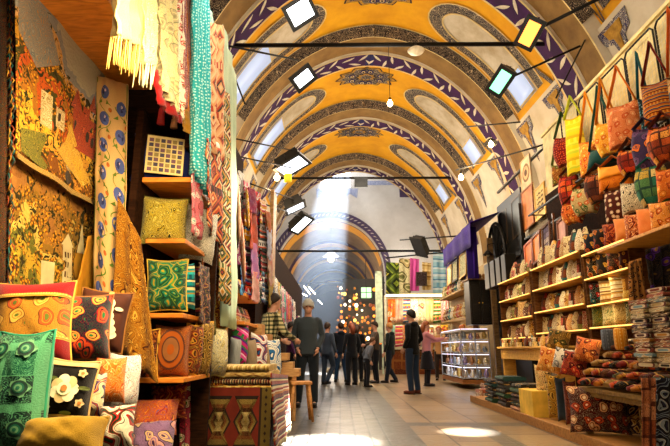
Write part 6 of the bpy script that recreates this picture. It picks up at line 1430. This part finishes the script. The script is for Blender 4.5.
GC = [('orange', '#E0741A'), ('pink', '#E8A0B0'), ('cream', '#E0D4B0'), ('red', '#B8242A'), ('aqua', '#6ABCB0'), ('yellow', '#E0B030'), ('blue grey', '#5A7A9A'), ('rose', '#D85A7A'), ('green', '#5A8A3A'), ('white', '#EEE8DC')]
for r_ in range(2):
    for i in range(8):
        n_, c = GC[(i * 3 + r_ * 4) % 10]; x0 = 388 + 7.6 * i
        cloth('hung_cloth', '%s cloth hung in the lit shop, %s row, %s from the left' % (n_, ('upper', 'lower')[r_], ORD[i]), 'cloth', [(x0, 299 + 26 * r_), (x0 + 7, 299 + 26 * r_), (x0 + 7.4, 322 + 24 * r_), (x0 - .4, 323 + 24 * r_)], (0, YS + .75 - .2 * r_, 0), YN, textile(('floral', 'plain', 'stripe', 'scroll')[(i + r_) % 4], [c, '#F0E0C0', '#C85A4A', '#E8C060', '#6A4A3A'], 2.2), 2, .05, 'cloths hung in the lit shop', nu=16, nv=6)
for i, (x0, x1, y0, y1, kd, cols, lab) in enumerate(((386, 399, 262, 294, 'kilim', ['#3A4A1E', '#8A9A3A', '#1E2412', '#C0B84A', '#5A6A2A'], 'olive and black patterned cloth hanging above the shop, leftmost'),
    (399, 411, 258, 293, 'floral', ['#D8D0A8', '#8A8A5A', '#B8A878', '#6A6A3A', '#5A5030'], 'cream cloth with grey blossoms hanging above the shop'), (410, 419, 258, 291, 'plain', ['#D86AB0', '#B84A90'], 'bright pink cloth hanging above the shop'),
    (422, 431, 262, 290, 'stripe', ['#D8C08A', '#B89A5A', '#E8D8A8', '#C8A868', '#8A6A3A'], 'beige and gold striped cloth hanging above the shop'), (433, 447, 252, 293, 'stripe', ['#A8D0E0', '#D8E8F0', '#7AB0D0', '#C0DCE8', '#5A90B8'], 'pale blue striped cloth hanging above the shop'))):
    cloth('hung_cloth', lab, 'cloth', [(x0, y0), (x1, y0 + 1), (x1, y1), (x0, y1)], (0, YS - .1, 0), YN, textile(kd, cols, 1.2), 2, .04, 'cloths hanging above the shop', nu=16)
frame_pic('framed_picture', 'small dark lacy panel hung in front of the beige striped cloth', 'picture', [(416, 272), (427, 272), (427, 286), (416, 286)], (0, YS - .3, 0), (0, -1, 0), BF, textile('scroll', ['#4A3A3A', '#2A1E1E', '#7A6A6A', '#3A2A2A', '#1A1212'], 2))
rod(at(386, 258, Y=YS - .15), at(448, 252, Y=YS - .15), .03, 'black hanging rail above the lit shop from which cloths hang')
rod(at(400, 240, Y=19), at(458, 236, Y=17), .025, 'black rail holding the unlit floodlight over the shop', 'lamp_arm', 'bracket')
rectthing('shop_frame', 'pale green shop window frame at the left edge of the lit shop', 'window frame', [(xl - .42, xl - .34, YS + .2, YS + .3, 0, 4.1, 'post'), (xl - .2, xl - .14, YS + .2, YS + .3, 0, 4.1, 'post'), (xl - .42, xl - .14, YS + .2, YS + .3, 4.0, 4.1, 'lintel'), (xl - .34, xl - .2, YS + .24, YS + .26, 1.2, 4.0, 'glass_panel')], plain('#B8C8B0', .5))
# ------------------------------------------------------------------ lantern shop
rectthing('lantern_wall', 'dark wall of the lantern shop behind the crowd', 'wall', [(.15, 2.0, 26.0, 26.1, 0, 4.4, 'panel'), (-3.2, -2.2, 26.0, 26.1, 0, 4.0, 'panel')], plain('#1E140C'))
LC = [('amber', '#FFA030', 2.2), ('gold', '#FFC860', 3), ('orange', '#F07818', 1.6), ('russet', '#A84818', .9), ('white', '#FFF0D0', 4), ('honey', '#C87820', 1.2)]
R6 = random.Random(9); kk = 0
for r_ in range(11):
    for i in range(12):
        if R6.random() < .15: continue
        px, py = 338 + 3.9 * i + R6.uniform(-1.3, 1.3), 288 + 5.6 * r_ + R6.uniform(-2, 2)
        if px > 358 and px < 374 and py < 300: continue
        n_, c, e = LC[R6.randrange(6)]; r = R6.uniform(.04, .085); p = at(px, py, Y=25.4 + R6.uniform(-.3, .4))
        S = thing('mosaic_lantern', '%s glass lantern in the lantern shop, %s row from the top, %s across' % (n_, ORD[r_], ORD[i]), 'lantern', p, group='glowing lanterns in the lantern shop')
        MB().ball((0, 0, 0), (r, r, r * 1.15), 10, k=6).build('glass_globe', [glow(c, e * 1.1)], S); MB().lathe([(r * .5, r * 1.0), (r * .3, r * 1.35), (.01, r * 1.7), (.01, r * 2.6)], 8).build('cap', [IRON], S)
        kk += 1
light('POINT', (1.0, 24.6, 2.4), 60, (1, .6, .25), .4, name='lantern_light'); light('POINT', (.6, 20.5, 3.3), 90, (1, .72, .45), .4, name='lantern_light')
c = at(366, 293, Y=24.6); S = thing('box_lantern', 'square green glass lantern hanging over the crowd', 'lantern', c)
mb = MB().box(-.24, .24, -.2, .2, -.24, .24); mb.build('glass_panes', [glow('#B8E8A8', 2.2)], S)
mb = MB()
for x in (-.25, 0, .25):
    mb.box(x - .015, x + .015, -.22, -.19, -.26, .26)
for zz in (-.26, 0, .26): mb.box(-.26, .26, -.22, -.19, zz - .015, zz + .015)
mb.build('lantern_frame', [IRON], S); MB().tube([(0, 0, .25), (0, 0, 1.6)], .015, 5).build('chain', [IRON], S)
# left side lights of the far passage
for i in range(26):
    px, py = R6.uniform(284, 300), R6.uniform(312, 352); n_, c, e = LC[i % 6]; p = at(px, py, Y=17 + R6.uniform(-1, 3)); r = R6.uniform(.03, .06)
    o = MB().ball((0, 0, 0), r, 10, k=6).build('glass_bauble', [glow(c, 3.5) if i % 2 else plain(('#8A3A6A', '#3A8A7A', '#C8B890', '#D84A3A')[i % 4], .3)], loc=p); tag(o, 'small %s bauble on the left side behind the men, %s' % (n_ if i % 2 else 'painted', 'string ' + str(i // 6 + 1) + ' bead ' + str(i % 6 + 1)), 'bauble', 'baubles behind the men')
# shop goods down the left passage wall, beyond the men
for i in range(14):
    x0 = 268 + i * 1.9; X = -1.5
    n_, c = GC[(i * 3) % 10]
    cloth('hung_cloth', '%s cloth hanging on the far left passage wall, %s along' % (n_, (ORD + ['thirteenth', 'fourteenth'])[i]), 'cloth', [(x0, 268 + i * 2.4), (x0 + 2, 271 + i * 2.4), (x0 + 2, 330), (x0, 332)], (X, 0, 0), XN, textile('floral', [c, '#E8E0D0', '#B82A3A', '#2A4A8A', '#1A1A20'], 3), 1, .04, 'cloths on the far left wall', nu=8, nv=6)
# ------------------------------------------------------------------ haze in the shaft of light
hz = NT('dusty_air'); hz.t.nodes.remove(hz.b)
vs = hz.n('ShaderNodeVolumeScatter', {'Color': (.86, .92, 1, 1), 'Density': .03, 'Anisotropy': .35}); hz.t.links.new(vs.outputs[0], hz.t.nodes['Material Output'].inputs['Volume'])
o = MB().box(-3.1, 4.5, 23.27, 25.96, .03, 12.7).build('haze', [hz.m]); o['kind'] = 'stuff'; o['label'] = 'dusty air catching the shaft of daylight in the crossing'; o['category'] = 'haze'
# ------------------------------------------------------------------ people
def ppl(px, py, **k):
    c = at(px, py, Z=0); return c
PLAID = textile('plaid', ['#C8BC90', '#6A6A4A', '#22241E'], 16)
c = at(307, 407, Z=0)
person('man in grey sweater and pale knit cap standing with hands in pockets, facing camera', c, .05, 1.78, '#4C555C', '#2C333C', hat='#C8C4BC', arms=dict(el_l=(-.255, .07, 1.14), wr_l=(-.17, -.10, .93), el_r=(.255, .07, 1.14), wr_r=(.17, -.10, .93)), slim=.98, legp=dict(an_l=(-.15, .05, .085), kn_l=(-.12, -.01, .5)), hair='#3A2A20')
c = at(265, 400, Y=8.25); c.z = 0
person('man in beige and black plaid shirt with dark hair, turned away towards the stalls', c, PI / 2 + .55, 1.80, top_m=PLAID, legs='#2A2A34', hair='#241509', lean=.14, slim=1.12, headturn=.1, arms=dict(el_l=(-.28, -.14, 1.16), wr_l=(-.2, -.36, 1.06), el_r=(.28, -.14, 1.16), wr_r=(.22, -.36, 1.06)))
c = at(414, 394, Z=0)
person('man in black hooded jacket and blue jeans looking left, hands in pockets', c, -PI / 2 - .75, 1.80, '#14161A', '#2C3E58', shoe='#5A2A1E', hood=True, slim=1.0, hair='#16100C', long=.03, arms=dict(el_l=(-.25, .07, 1.15), wr_l=(-.18, -.10, .94), el_r=(.25, .07, 1.15), wr_r=(.18, -.10, .94)))
c = at(428, 386, Z=0)
w = person('woman in pink top and dark patterned skirt reaching towards the glass cabinet', c, PI / 2, 1.68, '#C88A90', '#1E1A20', hair='#8A4A20', slim=.95, hairlong=True, skirt=True, arms=dict(el_l=(-.22, -.22, 1.25), wr_l=(-.14, -.5, 1.28), el_r=(.24, -.2, 1.22), wr_r=(.16, -.46, 1.24)))
b = thing('backpack', 'beige backpack worn by the woman in pink', 'backpack', c + Vector((-.26, -.02, 1.12)), PI / 2)
MB().ball((0, 0, 0), (.17, .11, .22), 14).build('pack_body', [textile('patch', ['#C8A890', '#B08A74', '#D8C0A8', '#A07A6A', '#6A4A3A'], 4)], b); MB().ball((0, .09, -.06), (.12, .05, .11), 12).build('front_pocket', [plain('#A8846A')], b)
MB().tube([(0, -.08, .18), (0, -.2, .22), (0, -.26, .05), (0, -.14, -.16)], .02, 6, flat=.4).build('strap', [plain('#7A5A4A')], b)
c = at(441, 380, Y=17.2); c.z = 0
person('vendor with reddish hair in tan clothes behind the glass cabinet', c, -.3, 1.66, '#B88A5A', '#3A2A20', hair='#B05A20', hairlong=True, slim=.95)
c = at(391, 383, Z=0)
person('blond person in dark green jacket walking left with bent knee', c, -PI / 2 - .5, 1.70, '#142420', '#1E2636', hair='#A8743A', hood=True, slim=1.1, legp=dict(kn_l=(-.1, -.16, .52), an_l=(-.1, .12, .1), an_r=(.1, -.1, .085)), arms=dict(el_l=(-.28, -.02, 1.14), wr_l=(-.22, -.2, 1.0)))
c = at(376, 383, Z=0)
person('man in grey brown jacket and glasses facing left in the group', c, -PI / 2 + .1, 1.74, '#5A4C40', '#1A1C24', hair='#2A1C14', long=.06, nod=.15, arms=dict(el_r=(.26, -.12, 1.14), wr_r=(.14, -.32, 1.08)))
c = at(367, 387, Z=0)
person('child in light grey coat bending towards the group', c, PI / 2 + .3, 1.28, '#6A6E78', '#23242C', hair='#5A3A22', lean=.35, vox=.018)
c = at(358, 381.3, Z=0)
person('woman in long black coat seen from behind in the group', c, PI - .4, 1.70, '#141316', '#16161C', hair='#3A2418', hairlong=True, long=.12, slim=.95)
c = at(352, 385, Z=0)
person('woman in dark coat with auburn hair left in the group', c, PI + .5, 1.66, '#1A1C24', '#20242E', hair='#7A3A1E', hairlong=True, long=.08, slim=.92)
c = at(341, 382, Z=0)
person('person in blue black jacket and blue jeans at the edge of the light shaft', c, PI + .2, 1.74, '#18202E', '#2E4A6A', hair='#2A1A12', slim=1.12, hood=True, legp=dict(an_l=(-.16, .03, .085), an_r=(.15, -.03, .085)))
c = at(327, 384.5, Z=0)
person('person in pale blue clothes walking in the haze', c, 2.5, 1.68, '#4A5464', '#3A4658', hair='#3A2A20', legp=dict(kn_l=(-.1, -.16, .5), an_l=(-.1, .14, .1)))
c = at(290, 378, Y=13.6); c.z = 0
person('person in purple jacket behind the man in plaid', c, PI / 2 + .3, 1.62, '#5A2A5A', '#1A1A20', hair='#1E1410', hood=True)
c = at(299, 378, Y=15.5); c.z = 0
person('dark haired person in black jacket standing behind the man in grey', c, .4, 1.70, '#16181E', '#1A1A22', hair='#1A120E')
c = at(332, 380, Z=0)
o = thing('dog', 'small pale dog standing near the feet of the crowd', 'dog', c, .9)
mb = MB(); mb.tube([(0, -.22, .30), (0, -.1, .28), (0, .1, .28), (0, .22, .30)], [.08, .11, .085, .08], 12)
mb.tube([(0, -.22, .32), (0, -.32, .44)], [.065, .05], 10); mb.ball((0, -.36, .47), (.06, .08, .06), 12); mb.ball((0, -.44, .45), (.03, .05, .028), 10)
for sx in (-1, 1):
    mb.tube([(sx * .06, -.18, .28), (sx * .06, -.19, .14), (sx * .06, -.2, .02)], [.04, .022, .018], 8); mb.ball((sx * .06, -.215, .018), (.02, .035, .018), 8)
    mb.tube([(sx * .06, .17, .30), (sx * .065, .10, .19), (sx * .065, .20, .11), (sx * .065, .19, .02)], [.055, .035, .018, .016], 8); mb.ball((sx * .065, .17, .018), (.02, .035, .018), 8)
    mb.ball((sx * .04, -.33, .53), (.018, .012, .03), 8)
mb.tube([(0, .24, .32), (0, .32, .42), (0, .34, .5)], [.025, .018, .01], 8)
fuse(mb, 'body', plain('#C8BCA8', .9), o, .010, 3)
for sx in (-1, 1): MB().ball((sx * .035, -.415, .485), .009, 8).build('eye', [plain('#14100C', .2)], o)
